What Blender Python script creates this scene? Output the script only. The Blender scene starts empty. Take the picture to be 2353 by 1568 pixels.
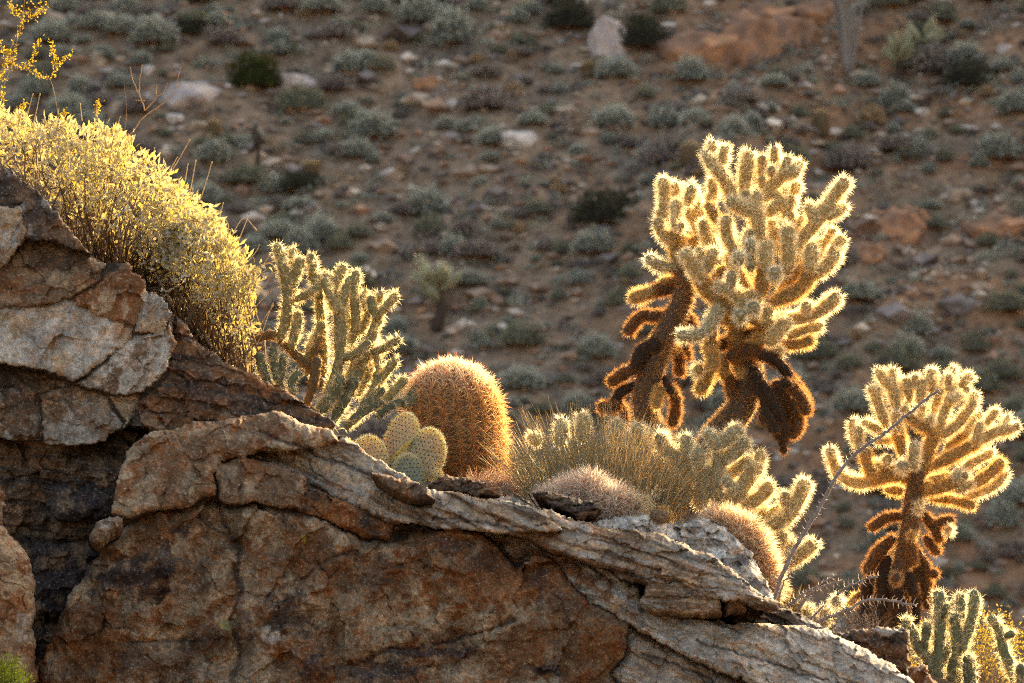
import bpy, math, random
import numpy as np
from mathutils import Vector
random.seed(7); RNG = np.random.default_rng(11)
S = bpy.context.scene
COL = S.collection

# ------------------------------------------------------------------ camera, sky, sun, exposure
PITCH = math.radians(4.0)
FOCAL = 200.0
FPX = 2352.0 * FOCAL / 36.0            # focal length in pixels of a 2352 px wide picture
cam = bpy.data.cameras.new("camera"); cam.lens = FOCAL; cam.sensor_width = 36
cam.clip_start = 0.1; cam.clip_end = 2000
cam.dof.use_dof = True; cam.dof.focus_distance = 19.2; cam.dof.aperture_fstop = 9.8
camo = bpy.data.objects.new("camera", cam); COL.objects.link(camo)
camo.rotation_euler = (math.radians(90) + PITCH, 0, 0)
S.camera = camo
SUN_AZ, SUN_EL = 31.0, 23.0
w = bpy.data.worlds.new("World"); S.world = w; w.use_nodes = True
nt = w.node_tree; bg = nt.nodes['Background']
sky = nt.nodes.new('ShaderNodeTexSky'); sky.sky_type = 'NISHITA'; sky.sun_disc = False
sky.sun_elevation = math.radians(SUN_EL); sky.sun_rotation = math.radians(SUN_AZ)
sky.dust_density = 6.0; sky.ozone_density = 0.4; sky.air_density = 0.9
nt.links.new(sky.outputs[0], bg.inputs[0]); bg.inputs[1].default_value = 0.15
sun = bpy.data.lights.new("sun", 'SUN'); sun.energy = 4.6; sun.angle = math.radians(0.5); sun.color = (1.0, 0.82, 0.56)
suno = bpy.data.objects.new("sun", sun); COL.objects.link(suno)
_a, _e = math.radians(SUN_AZ), math.radians(SUN_EL)
SUNV = Vector((math.sin(_a) * math.cos(_e), math.cos(_a) * math.cos(_e), math.sin(_e)))
suno.rotation_euler = SUNV.to_track_quat('Z', 'Y').to_euler()
suno.location = (20, 40, 40)
S.view_settings.view_transform = 'Standard'; S.view_settings.look = 'None'
S.view_settings.exposure = 2.1; S.view_settings.gamma = 1.0
S.view_settings.use_white_balance = True; S.view_settings.white_balance_temperature = 7800; S.view_settings.white_balance_tint = 8
try:
    S.cycles.filter_width = 1.15; S.cycles.use_denoising = False; S.cycles.use_adaptive_sampling = False
    S.cycles.max_bounces = 8; S.cycles.transparent_max_bounces = 8; S.cycles.transmission_bounces = 6
    S.cycles.sample_clamp_indirect = 2.5
except Exception: pass

# ------------------------------------------------------------------ geometry helpers
CP, SP = math.cos(PITCH), math.sin(PITCH)
def P(u, v, d):
    """point seen at picture position (u, v) (2352 px wide) at distance d along the view axis"""
    u = np.asarray(u, float); v = np.asarray(v, float); d = np.asarray(d, float)
    a = (u - 1176) / FPX * d; b = (784 - v) / FPX * d
    return np.stack(np.broadcast_arrays(a, d * CP - b * SP, d * SP + b * CP), -1)
def PX(d): return d / FPX               # metres per picture pixel at distance d

_rp = np.random.default_rng(5); _perm = _rp.permutation(256); _perm = np.concatenate([_perm, _perm, _perm])
_grad = _rp.normal(size=(256, 3)); _grad /= np.linalg.norm(_grad, axis=1)[:, None]
def noise(x, y, z=0.0):
    x, y, z = np.broadcast_arrays(np.asarray(x, float), np.asarray(y, float), np.asarray(z, float))
    xi, yi, zi = np.floor(x).astype(int), np.floor(y).astype(int), np.floor(z).astype(int)
    fx, fy, fz = x - xi, y - yi, z - zi
    q = lambda t: t * t * t * (t * (t * 6 - 15) + 10)
    ux, uy, uz = q(fx), q(fy), q(fz)
    xi &= 255; yi &= 255; zi &= 255
    def g(i, j, k):
        h = _perm[_perm[_perm[xi + i] + yi + j] + zi + k]
        G = _grad[h]
        return G[..., 0] * (fx - i) + G[..., 1] * (fy - j) + G[..., 2] * (fz - k)
    L = lambda a, b, t: a + (b - a) * t
    return 1.5 * L(L(L(g(0,0,0), g(1,0,0), ux), L(g(0,1,0), g(1,1,0), ux), uy),
             L(L(g(0,0,1), g(1,0,1), ux), L(g(0,1,1), g(1,1,1), ux), uy), uz)
def fbm(x, y, z=0.0, o=4, gain=0.5):
    s = 0; a = 1.0; t = 0
    for i in range(o):
        s = s + a * noise(x * 2**i + 17.3 * i, y * 2**i - 9.1 * i, z * 2**i + 3.7 * i); t += a; a *= gain
    return s / t * 1.6
def sstep(a, b, x):
    t = np.clip((x - a) / (b - a), 0, 1); return t * t * (3 - 2 * t)
def cells(x, y, seed=0):
    """nearest jittered cell: returns offset dx,dy, a random per cell (3 values) and distance to border"""
    xi, yi = np.floor(x).astype(int), np.floor(y).astype(int)
    bd = np.full(x.shape, 9.0); sd = np.full(x.shape, 9.0); bx = np.zeros(x.shape); by = np.zeros(x.shape); bi = np.zeros(x.shape, int)
    for i in (-1, 0, 1):
        for j in (-1, 0, 1):
            h = _perm[_perm[(xi + i + seed) & 255] + ((yi + j) & 255)]
            px = xi + i + 0.5 + 0.42 * _grad[h, 0]; py = yi + j + 0.5 + 0.42 * _grad[h, 1]
            d = np.hypot(x - px, y - py)
            m = d < bd
            sd = np.where(m, bd, np.minimum(sd, d)); bd = np.where(m, d, bd)
            bx = np.where(m, x - px, bx); by = np.where(m, y - py, by); bi = np.where(m, h, bi)
    return bx, by, _grad[(bi * 7 + 3) & 255], sd - bd

class MB:
    def __init__(s): s.V = []; s.Q = []; s.T = []; s.qm = []; s.tm = []; s.C = []; s.n = 0
    def add(s, v, quads=None, tris=None, mat=0, col=(1, 1, 1)):
        v = np.asarray(v, float).reshape(-1, 3); s.V.append(v)
        c = np.asarray(col, float); c = np.broadcast_to(c, (len(v), 3)); s.C.append(c)
        if quads is not None and len(quads):
            q = np.asarray(quads).reshape(-1, 4) + s.n; s.Q.append(q); s.qm.append(np.full(len(q), mat))
        if tris is not None and len(tris):
            t = np.asarray(tris).reshape(-1, 3) + s.n; s.T.append(t); s.tm.append(np.full(len(t), mat))
        s.n += len(v)
    def mesh(s, name, mats, origin=(0, 0, 0), smooth=True, flat_mats=()):
        me = bpy.data.meshes.new(name)
        V = np.concatenate(s.V) - np.asarray(origin, float)
        Q = np.concatenate(s.Q) if s.Q else np.zeros((0, 4), int); T = np.concatenate(s.T) if s.T else np.zeros((0, 3), int)
        me.vertices.add(len(V)); me.vertices.foreach_set('co', V.astype(np.float32).ravel())
        nl = Q.size + T.size; me.loops.add(nl)
        me.loops.foreach_set('vertex_index', np.concatenate([Q.ravel(), T.ravel()]).astype(np.int32))
        npoly = len(Q) + len(T); me.polygons.add(npoly)
        st = np.concatenate([np.arange(len(Q)) * 4, Q.size + np.arange(len(T)) * 3]).astype(np.int32)
        me.polygons.foreach_set('loop_start', st)
        mi = np.concatenate((s.qm if s.qm else []) + (s.tm if s.tm else [])).astype(np.int32)
        me.polygons.foreach_set('material_index', mi)
        sm = np.full(npoly, smooth)
        for f in flat_mats: sm[mi == f] = False
        me.polygons.foreach_set('use_smooth', sm)
        at = me.color_attributes.new('Col', 'FLOAT_COLOR', 'POINT')
        C = np.concatenate(s.C); C = np.concatenate([C, np.ones((len(C), 1))], 1)
        at.data.foreach_set('color', C.astype(np.float32).ravel())
        for m in mats: me.materials.append(m)
        me.update(calc_edges=True)
        return me

def setp(o, label=None, cat=None, group=None, kind=None):
    if label: o['label'] = label
    if cat: o['category'] = cat
    if group: o['group'] = group
    if kind: o['kind'] = kind
    return o
def empty(name, loc, label, cat, group=None):
    o = bpy.data.objects.new(name, None); COL.objects.link(o); o.location = Vector([float(t) for t in loc]); o.empty_display_size = 0.1
    return setp(o, label, cat, group)
def obj(name, mb, mats, parent=None, smooth=True, flat_mats=()):
    if parent is not None: org = np.array(parent['_w'] if '_w' in parent else parent.location)
    else:
        v = np.concatenate(mb.V); org = np.array([v[:, 0].mean(), v[:, 1].mean(), v[:, 2].min()])
    o = bpy.data.objects.new(name, mb.mesh(name, mats, org, smooth, flat_mats)); COL.objects.link(o)
    if parent is not None: o.parent = parent
    else: o.location = Vector(org)
    return o

def smooth_path(p, n):
    p = np.asarray(p, float)
    if len(p) == 2: t = np.linspace(0, 1, n)[:, None]; return p[0] * (1 - t) + p[1] * t
    q = np.concatenate([[2 * p[0] - p[1]], p, [2 * p[-1] - p[-2]]]); out = []
    for s in np.linspace(0, len(p) - 1 - 1e-6, n):
        i = int(s); t = s - i; a, b, c, d = q[i:i + 4]
        out.append(0.5 * (2 * b + (c - a) * t + (2 * a - 5 * b + 4 * c - d) * t * t + (3 * b - a - 3 * c + d) * t**3))
    return np.array(out)
def frames(c):
    T = np.gradient(c, axis=0); T /= np.linalg.norm(T, axis=1)[:, None] + 1e-12
    N = np.zeros_like(T); r = np.array([0.31, -0.9, 0.29]); 
    if abs(T[0] @ r) > 0.9: r = np.array([1., 0, 0])
    n = r - T[0] * (T[0] @ r); n /= np.linalg.norm(n)
    for i in range(len(T)):
        n = n - T[i] * (T[i] @ n); n /= np.linalg.norm(n); N[i] = n
    return T, N, np.cross(T, N)
def tube(mb, pts, rad, seg=8, mat=0, col=(1, 1, 1)):
    c = np.asarray(pts, float); r = np.broadcast_to(np.asarray(rad, float), (len(c),))
    T, N, B = frames(c); th = np.linspace(0, 2 * np.pi, seg, endpoint=False)
    ring = c[:, None] + r[:, None, None] * (np.cos(th)[None, :, None] * N[:, None] + np.sin(th)[None, :, None] * B[:, None])
    n = len(c); i = np.arange(n - 1)[:, None] * seg; j = np.arange(seg)[None]; k = (j + 1) % seg
    q = np.stack([i + j, i + k, i + seg + k, i + seg + j], -1).reshape(-1, 4)
    v = np.concatenate([ring.reshape(-1, 3), c[:1], c[-1:]])
    t1 = np.stack([np.full(seg, n * seg), (np.arange(seg) + 1) % seg, np.arange(seg)], -1)
    o = (n - 1) * seg
    t2 = np.stack([np.full(seg, n * seg + 1), o + np.arange(seg), o + (np.arange(seg) + 1) % seg], -1)
    mb.add(v, q, np.concatenate([t1, t2]), mat, col)
def strands(mb, PTS, R, mat=0, col=(1, 1, 1)):
    """many three-sided tapering stems at once: PTS (K,S,3), R (K,S)"""
    K, n, _ = PTS.shape
    T = np.gradient(PTS, axis=1); T /= np.linalg.norm(T, axis=2, keepdims=True) + 1e-12
    ref = RNG.normal(size=(K, 1, 3)); N = np.cross(T, ref); N /= np.linalg.norm(N, axis=2, keepdims=True) + 1e-12
    B = np.cross(T, N)
    th = np.array([0, 2.094, 4.189])
    ring = PTS[:, :, None] + R[:, :, None, None] * (np.cos(th)[:, None] * N[:, :, None] + np.sin(th)[:, None] * B[:, :, None])
    base = (np.arange(K) * n * 3)[:, None, None] + (np.arange(n - 1) * 3)[None, :, None]
    j = np.arange(3)[None, None]; k = (j + 1) % 3
    q = np.stack([base + j, base + k, base + 3 + k, base + 3 + j], -1).reshape(-1, 4)
    c = np.asarray(col, float)
    if c.ndim == 2 and len(c) == K: c = np.repeat(c, n * 3, 0)
    mb.add(ring.reshape(-1, 3), q, None, mat, c)
def spikes(mb, base, direc, length, width, mat=0, col=(1, 1, 1), bend=0.0):
    """thin needle spines: narrow tapering slivers"""
    K = len(base); d = direc / (np.linalg.norm(direc, axis=1)[:, None] + 1e-12)
    r = RNG.normal(size=(K, 3)); s = np.cross(d, r); s /= np.linalg.norm(s, axis=1)[:, None] + 1e-12
    length = np.broadcast_to(length, (K,))[:, None]; w = np.broadcast_to(width, (K,))[:, None] * 0.5
    c = np.asarray(col, float); c = np.broadcast_to(c, (K, 3))
    if bend == 0.0:
        v = np.stack([base - s * w, base + s * w, base + d * length], 1).reshape(-1, 3)
        mb.add(v, None, np.arange(K * 3).reshape(-1, 3), mat, np.repeat(c, 3, 0))
    else:
        b = np.cross(d, s) * bend * length * RNG.choice([-1, 1], (K, 1)) * RNG.uniform(0.4, 1.2, (K, 1))
        m1 = base + d * length * 0.5 + b * 0.35; tip = base + d * length * 0.92 + b
        v = np.stack([base - s * w, base + s * w, m1 + s * w * .8, m1 - s * w * .8, tip], 1).reshape(-1, 3)
        o = (np.arange(K) * 5)[:, None]
        mb.add(v, o + np.array([[0, 1, 2, 3]]), o + np.array([[3, 2, 4]]), mat, np.repeat(c, 5, 0))
def leaves(mb, base, direc, length, width, mat=0, col=(1, 1, 1), fold=0.25):
    """ovate folded leaves, four faces each"""
    K = len(base); d = direc / (np.linalg.norm(direc, axis=1)[:, None] + 1e-12)
    r = RNG.normal(size=(K, 3)); s = np.cross(d, r); s /= np.linalg.norm(s, axis=1)[:, None] + 1e-12
    n = np.cross(s, d); L = np.broadcast_to(length, (K,))[:, None]; W = np.broadcast_to(width, (K,))[:, None] * .5
    curl = RNG.uniform(-.12, .3, (K, 1)) * L
    a = base; m = base + d * L * .5 + n * curl * .4; t = base + d * L + n * curl * -.4
    l = base + d * L * .48 - s * W + n * W * fold * 2; rr = base + d * L * .48 + s * W + n * W * fold * 2
    v = np.stack([a, m, t, l, rr], 1).reshape(-1, 3); o = (np.arange(K) * 5)[:, None]
    tr = np.concatenate([o + np.array([[0, 1, 3]]), o + np.array([[1, 2, 3]]), o + np.array([[0, 4, 1]]), o + np.array([[1, 4, 2]])])
    c = np.broadcast_to(np.asarray(col, float), (K, 3))
    mb.add(v, None, tr, mat, np.repeat(c, 5, 0))

# ------------------------------------------------------------------ materials
def newmat(name):
    m = bpy.data.materials.new(name); m.use_nodes = True; nt = m.node_tree; nt.nodes.clear()
    return m, nt, nt.nodes.new('ShaderNodeOutputMaterial')
def attr(nt):
    a = nt.nodes.new('ShaderNodeAttribute'); a.attribute_name = 'Col'; return a
def noise_node(nt, scale, detail=6, rough=.6, co=None):
    n = nt.nodes.new('ShaderNodeTexNoise'); n.inputs['Scale'].default_value = scale; n.inputs['Detail'].default_value = detail
    n.inputs['Roughness'].default_value = rough
    if co is not None: nt.links.new(co, n.inputs['Vector'])
    return n
def ramp(nt, src, stops):
    r = nt.nodes.new('ShaderNodeValToRGB'); e = r.color_ramp.elements
    while len(e) < len(stops): e.new(.5)
    for k, (p, c) in enumerate(stops): e[k].position = p; e[k].color = (c, c, c, 1) if isinstance(c, (int, float)) else (*c, 1)
    nt.links.new(src, r.inputs[0]); return r
def mix(nt, mode, a, b, fac=1.0):
    m = nt.nodes.new('ShaderNodeMix'); m.data_type = 'RGBA'; m.blend_type = mode
    if isinstance(fac, (int, float)): m.inputs[0].default_value = fac
    else: nt.links.new(fac, m.inputs[0])
    for s, i in ((a, 6), (b, 7)):
        if isinstance(s, tuple): m.inputs[i].default_value = (*s, 1)
        else: nt.links.new(s, m.inputs[i])
    return m.outputs[2]
def thin_mat(name, trans=0.5, var=0.25, gloss=0.0, tint=(1, 1, 1)):
    """thin translucent tissue: spines, leaves, stems"""
    m, nt, out = newmat(name); a = attr(nt); tc = nt.nodes.new('ShaderNodeTexCoord')
    n = noise_node(nt, 35, 3, .6, tc.outputs['Object']); r = ramp(nt, n.outputs[0], [(.3, 1 - var), (.7, 1 + var)])
    c = mix(nt, 'MULTIPLY', a.outputs[0], r.outputs[0])
    d = nt.nodes.new('ShaderNodeBsdfDiffuse'); t = nt.nodes.new('ShaderNodeBsdfTranslucent')
    nt.links.new(c, d.inputs[0]); tcx = mix(nt, 'MULTIPLY', c, tint); nt.links.new(tcx, t.inputs[0])
    s = nt.nodes.new('ShaderNodeMixShader'); s.inputs[0].default_value = trans
    nt.links.new(d.outputs[0], s.inputs[1]); nt.links.new(t.outputs[0], s.inputs[2]); res = s.outputs[0]
    if gloss:
        g = nt.nodes.new('ShaderNodeBsdfGlossy'); g.inputs['Roughness'].default_value = .4
        g.inputs[0].default_value = (1, .95, .85, 1)
        s2 = nt.nodes.new('ShaderNodeMixShader'); s2.inputs[0].default_value = gloss
        nt.links.new(res, s2.inputs[1]); nt.links.new(g.outputs[0], s2.inputs[2]); res = s2.outputs[0]
    nt.links.new(res, out.inputs[0]); return m
def solid_mat(name, scale=60, lo=.65, hi=1.3, bump=.3, bscale=200, rough=.8, bdist=.003):
    m, nt, out = newmat(name); a = attr(nt); tc = nt.nodes.new('ShaderNodeTexCoord')
    n = noise_node(nt, scale, 6, .65, tc.outputs['Object']); r = ramp(nt, n.outputs[0], [(.3, lo), (.7, hi)])
    c = mix(nt, 'MULTIPLY', a.outputs[0], r.outputs[0])
    p = nt.nodes.new('ShaderNodeBsdfPrincipled'); nt.links.new(c, p.inputs['Base Color']); p.inputs['Roughness'].default_value = rough
    p.inputs['Specular IOR Level'].default_value = .25
    nb = noise_node(nt, bscale, 5, .65, tc.outputs['Object']); b = nt.nodes.new('ShaderNodeBump')
    b.inputs['Strength'].default_value = bump; b.inputs['Distance'].default_value = bdist
    nt.links.new(nb.outputs[0], b.inputs['Height']); nt.links.new(b.outputs[0], p.inputs['Normal'])
    nt.links.new(p.outputs[0], out.inputs[0]); return m
def rock_mat():
    m, nt, out = newmat("weathered_rock"); a = attr(nt); tc = nt.nodes.new('ShaderNodeTexCoord'); co = tc.outputs['Object']
    n1 = noise_node(nt, 7, 8, .68, co); r1 = ramp(nt, n1.outputs[0], [(.26, .38), (.5, .92), (.74, 1.55)])
    n2 = noise_node(nt, 55, 6, .75, co); r2 = ramp(nt, n2.outputs[0], [(.3, .45), (.5, 1.0), (.7, 1.65)])
    n3 = noise_node(nt, 260, 3, .7, co); r3 = ramp(nt, n3.outputs[0], [(.32, .5), (.5, 1.0), (.68, 1.6)])
    c = mix(nt, 'MULTIPLY', a.outputs[0], r1.outputs[0]); c = mix(nt, 'MULTIPLY', c, r2.outputs[0], .8); c = mix(nt, 'MULTIPLY', c, r3.outputs[0], .85)
    # iron stain blotches and mineral grains
    n4 = noise_node(nt, 16, 6, .7, co); f4 = ramp(nt, n4.outputs[0], [(.52, 0.0), (.66, .55)])
    st = mix(nt, 'MULTIPLY', c, (1.25, .72, .42)); c = mix(nt, 'MIX', c, st, f4.outputs[0])
    n5 = noise_node(nt, 110, 4, .7, co); f5 = ramp(nt, n5.outputs[0], [(.58, 0.0), (.68, .6)])
    c = mix(nt, 'MIX', c, (.46, .42, .36), f5.outputs[0])
    n6 = noise_node(nt, 80, 5, .7, co); f6 = ramp(nt, n6.outputs[0], [(.30, .8), (.41, 0.0)])
    c = mix(nt, 'MIX', c, (.045, .036, .03), f6.outputs[0])
    p = nt.nodes.new('ShaderNodeBsdfPrincipled'); nt.links.new(c, p.inputs['Base Color']); p.inputs['Roughness'].default_value = .85
    p.inputs['Specular IOR Level'].default_value = .2
    b1 = nt.nodes.new('ShaderNodeBump'); b1.inputs['Strength'].default_value = .8; b1.inputs['Distance'].default_value = .02
    b2 = nt.nodes.new('ShaderNodeBump'); b2.inputs['Strength'].default_value = .8; b2.inputs['Distance'].default_value = .006
    nb = noise_node(nt, 28, 8, .7, co); nt.links.new(nb.outputs[0], b1.inputs['Height'])
    nt.links.new(n2.outputs[0], b2.inputs['Height']); nt.links.new(b1.outputs[0], b2.inputs['Normal']); nt.links.new(b2.outputs[0], p.inputs['Normal'])
    nt.links.new(p.outputs[0], out.inputs[0]); return m
def ground_mat():
    m, nt, out = newmat("stony_soil"); tc = nt.nodes.new('ShaderNodeTexCoord'); co = tc.outputs['Object']
    n1 = noise_node(nt, .35, 6, .65, co); r1 = ramp(nt, n1.outputs[0], [(.33, (.21, .15, .10)), (.5, (.265, .178, .115)), (.66, (.20, .16, .125))])
    n2 = noise_node(nt, 2.2, 8, .75, co); r2 = ramp(nt, n2.outputs[0], [(.3, .45), (.5, 1.0), (.7, 1.7)])
    c = mix(nt, 'MULTIPLY', r1.outputs[0], r2.outputs[0])
    n3 = noise_node(nt, 6, 4, .7, co); f3 = ramp(nt, n3.outputs[0], [(.55, 0.0), (.63, .8)])
    c = mix(nt, 'MIX', c, (.3, .21, .15), f3.outputs[0])
    mp = nt.nodes.new('ShaderNodeMapping'); mp.inputs['Rotation'].default_value = (0, 0, math.radians(-38)); mp.inputs['Scale'].default_value = (.10, .75, .75); nt.links.new(co, mp.inputs['Vector'])
    n7 = noise_node(nt, 1.0, 5, .6, mp.outputs[0]); f7 = ramp(nt, n7.outputs[0], [(.47, 0.0), (.58, .8)]); sx = nt.nodes.new('ShaderNodeSeparateXYZ'); nt.links.new(co, sx.inputs[0])
    mr = nt.nodes.new('ShaderNodeMapRange'); mr.inputs[1].default_value = -1; mr.inputs[2].default_value = 6; nt.links.new(sx.outputs[0], mr.inputs[0])
    mm = nt.nodes.new('ShaderNodeMath'); mm.operation = 'MULTIPLY'; nt.links.new(f7.outputs[0], mm.inputs[0]); nt.links.new(mr.outputs[0], mm.inputs[1])
    rk = mix(nt, 'MULTIPLY', (.29, .155, .085), r2.outputs[0]); c = mix(nt, 'MIX', c, rk, mm.outputs[0])
    n5 = noise_node(nt, 5, 4, .7, co); f5 = ramp(nt, n5.outputs[0], [(.36, .8), (.44, 0.0)])
    c = mix(nt, 'MIX', c, (.07, .055, .055), f5.outputs[0])
    p = nt.nodes.new('ShaderNodeBsdfPrincipled'); nt.links.new(c, p.inputs['Base Color']); p.inputs['Roughness'].default_value = .95
    p.inputs['Specular IOR Level'].default_value = .1
    b = nt.nodes.new('ShaderNodeBump'); b.inputs['Strength'].default_value = .9; b.inputs['Distance'].default_value = .15
    nt.links.new(n2.outputs[0], b.inputs['Height']); nt.links.new(b.outputs[0], p.inputs['Normal']); nt.links.new(p.outputs[0], out.inputs[0])
    return m
M_ROCK = rock_mat(); M_GROUND = ground_mat()
M_SPINE = thin_mat("cactus_spine", .62, .12, 0.03, (1, .94, .76)); M_LEAF = thin_mat("leaf_tissue", .5, .25, 0.0, (1, .86, .35)); M_STEM = thin_mat("dry_stem", .25, .2)
M_FLESH = solid_mat("cactus_flesh", 120, .6, 1.3, .5, 260); M_WOOD = solid_mat("woody_bark", 70, .5, 1.5, .8, 120, .9, .004)
M_STONE = solid_mat("far_stone", 2.5, .6, 1.35, .8, 6, .9, .06)
def pad_mat():
    m, nt, out = newmat("pad_skin"); a = attr(nt); tc = nt.nodes.new('ShaderNodeTexCoord')
    n = noise_node(nt, 50, 5, .6, tc.outputs['Object']); r = ramp(nt, n.outputs[0], [(.3, .8), (.7, 1.15)])
    c = mix(nt, 'MULTIPLY', a.outputs[0], r.outputs[0])
    p = nt.nodes.new('ShaderNodeBsdfPrincipled'); nt.links.new(c, p.inputs['Base Color']); p.inputs['Roughness'].default_value = .6
    p.inputs['Specular IOR Level'].default_value = .2
    p.inputs['Subsurface Weight'].default_value = 1.0; p.inputs['Subsurface Radius'].default_value = (1.0, .75, .3)
    p.inputs['Subsurface Scale'].default_value = .05
    nt.links.new(p.outputs[0], out.inputs[0]); return m
M_PAD = pad_mat()

# ------------------------------------------------------------------ ground: one sheet, ridge in front, valley, far hillside
RID_U = np.array([-900, 0, 150, 300, 420, 480, 600, 770, 1000, 1300, 1400, 1600, 1700, 1800, 1900, 2100, 2352, 3200.])
RID_V = np.array([250, 440, 560, 640, 750, 815, 905, 1010, 1130, 1185, 1215, 1245, 1330, 1410, 1480, 1540, 1640, 1900.])
def ridge_z(x):
    u = 1176 + np.asarray(x) * FPX / 19.2
    v = np.interp(u, RID_U, RID_V)
    return P(1176, v, 19.2)[..., 2]
def ground(x, y):
    x = np.asarray(x, float); y = np.asarray(y, float)
    zr = ridge_z(np.clip(x, -4.5, 4.5) )
    near = zr - np.clip(y - 19.9, 0, None) * .62 - np.clip(18.85 - y, 0, None) * 22.0 + .02 * fbm(x * 6, y * 6, 1, 3)
    near = np.maximum(near, -1.75 + .05 * fbm(x, y, 5, 3) - .02 * (y < 10)) if np.ndim(near) else max(near, -1.75)
    near = np.where(y > 19.9, zr - (y - 19.9) * .62, near)
    val = -14 + .5 * fbm(x / 9, y / 9, 2, 3)
    und = 1.3 * fbm(x / 13, y / 13, 3, 3) + .45 * fbm(x / 3.2, y / 3.2, 7, 3) + .16 * fbm(x / .9, y / .9, 9, 2)
    rg = sstep(-6, 8, x - (y - 138) * .35); q1 = (x * .80 - (y - 138) * .62); q2 = (x * .62 + (y - 138) * .80)
    und = und + rg * (1.5 * fbm(q1 / 3.4, q2 / 16, 12, 3) + .5 * fbm(q1 / 1.1, q2 / 7, 14, 3))
    hill = -14 + (y - 110) * .84 + .07 * x + und
    hill = np.minimum(hill, 36 + .5 * und)
    a = np.where(y < 28, near, np.maximum(near, val))
    return np.where(y > 60, np.maximum(np.where(y > 95, hill, -99), val), a)
def axis(*segs):
    out = [segs[0][0]]
    for a, b, s in segs: out += list(np.linspace(a, b, max(2, int(round((b - a) / s)) + 1))[1:])
    return np.array(out)
gx = axis((-260, -60, 10), (-60, -22, 2), (-22, 22, .28), (22, 60, 2), (60, 260, 10))
gy = axis((-40, 14, 3), (14, 18.2, .5), (18.2, 21, .09), (21, 30, .6), (30, 95, 4), (95, 122, 1), (122, 156, .26), (156, 230, 4))
X, Y = np.meshgrid(gx, gy); Z = ground(X, Y)
mb = MB(); nx, ny = len(gx), len(gy)
i = np.arange(ny - 1)[:, None] * nx + np.arange(nx - 1)[None]
mb.add(np.stack([X, Y, Z], -1), np.stack([i, i + 1, i + nx + 1, i + nx], -1))
g = obj('desert_ground', mb, [M_GROUND]); setp(g, 'stony brown desert slope rising behind the ridge', 'ground', None, 'structure')

def far(u, v):
    """where the line of sight through (u, v) meets the far hillside"""
    d = np.arange(118, 172, .05); p = P(u, v, d); h = p[:, 2] - ground(p[:, 0], p[:, 1])
    k = np.argmax(h < 0) if (h < 0).any() else len(d) - 1
    return p[k], d[k]

# ------------------------------------------------------------------ far shrubs and boulders
def dome_shrub(name, n, cols, leaf=.055, spiky=0., hgt=.75, core=(.07, .07, .055)):
    mb = MB(); th = np.linspace(0, 2 * np.pi, 14, endpoint=False); ph = np.linspace(.0, 1.5, 7)
    V = np.array([[.42 * math.cos(t) * math.cos(p), .42 * math.sin(t) * math.cos(p), .82 * hgt * .55 * math.sin(p)] for p in ph for t in th])
    V *= (1 + .18 * fbm(V[:, 0] * 4, V[:, 1] * 4, V[:, 2] * 4 + n, 2))[:, None]
    q = [[r * 14 + k, r * 14 + (k + 1) % 14, (r + 1) * 14 + (k + 1) % 14, (r + 1) * 14 + k] for r in range(6) for k in range(14)]
    mb.add(V, q, None, 0, core)
    d = RNG.normal(size=(n, 3)); d[:, 2] = np.abs(d[:, 2]) - .1; d /= np.linalg.norm(d, axis=1)[:, None]
    lump = 1 + .32 * fbm(d[:, 0] * 2.6, d[:, 1] * 2.6, d[:, 2] * 2.6 + n * .37, 2)
    rad = RNG.uniform(.74, 1.0, n) ** .7 * lump
    b = d * np.array([.5, .5, .62 * hgt]) * rad[:, None]
    dr = d * 1.0 + RNG.normal(size=(n, 3)) * .55 + np.array([0, 0, .35 + spiky])
    c = np.array(cols)[RNG.integers(0, len(cols), n)] * RNG.uniform(.7, 1.3, (n, 1))
    leaves(mb, b, dr, leaf * RNG.uniform(.7, 1.5, n) * (1 + spiky), leaf * .6, 0, c)
    return mb.mesh(name, [M_LEAFFAR], smooth=False)
M_LEAFFAR = thin_mat("far_leaf", .2, .2)
sage = [(.38, .395, .32), (.31, .335, .27), (.44, .44, .36)]
V_SAGE = [dome_shrub('sage_dome', 900, sage, hgt=h) for h in (.8, 1.0, .65, .9)]
V_GREY = [dome_shrub('twiggy_mound', 700, [(.25, .21, .18), (.29, .24, .20), (.19, .16, .145)], .075, .4, h, (.05, .04, .04)) for h in (.7, .55)]
V_OLIVE = [dome_shrub('olive_shrub', 800, [(.22, .22, .15), (.27, .255, .17), (.18, .185, .12)], .06, .25, h) for h in (.9, .7)]
V_GREEN = [dome_shrub('green_shrub', 1300, [(.055, .065, .018), (.075, .08, .022), (.04, .05, .016)], .05, .7, 1.25, (.02, .022, .01)), dome_shrub('dark_shrub', 1000, [(.06, .06, .04), (.08, .075, .05), (.045, .05, .03)], .06, .5, .95, (.025, .022, .018))]
V_STRAW = [dome_shrub('straw_tuft', 500, [(.42, .30, .17), (.36, .25, .15), (.3, .2, .12)], .1, 1.0, .9, (.15, .09, .05))]
def put(meshes, name, u, v, wpx, label, cat, group=None, sink=.02, hs=1.0, spin=None):
    p, d = far(u, v); s = wpx * PX(d) * (1.3 if cat == 'boulder' else 1.0)
    o = bpy.data.objects.new(name, random.choice(meshes)); COL.objects.link(o)
    o.location = (p[0], p[1] + .3 * s, float(ground(p[0], p[1] + .3 * s)) - sink * s); o.scale = (s, s, s * hs); o.rotation_euler = (0, 0, random.uniform(0, 6.28) if spin is None else spin)
    return setp(o, label, cat, group)
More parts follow.
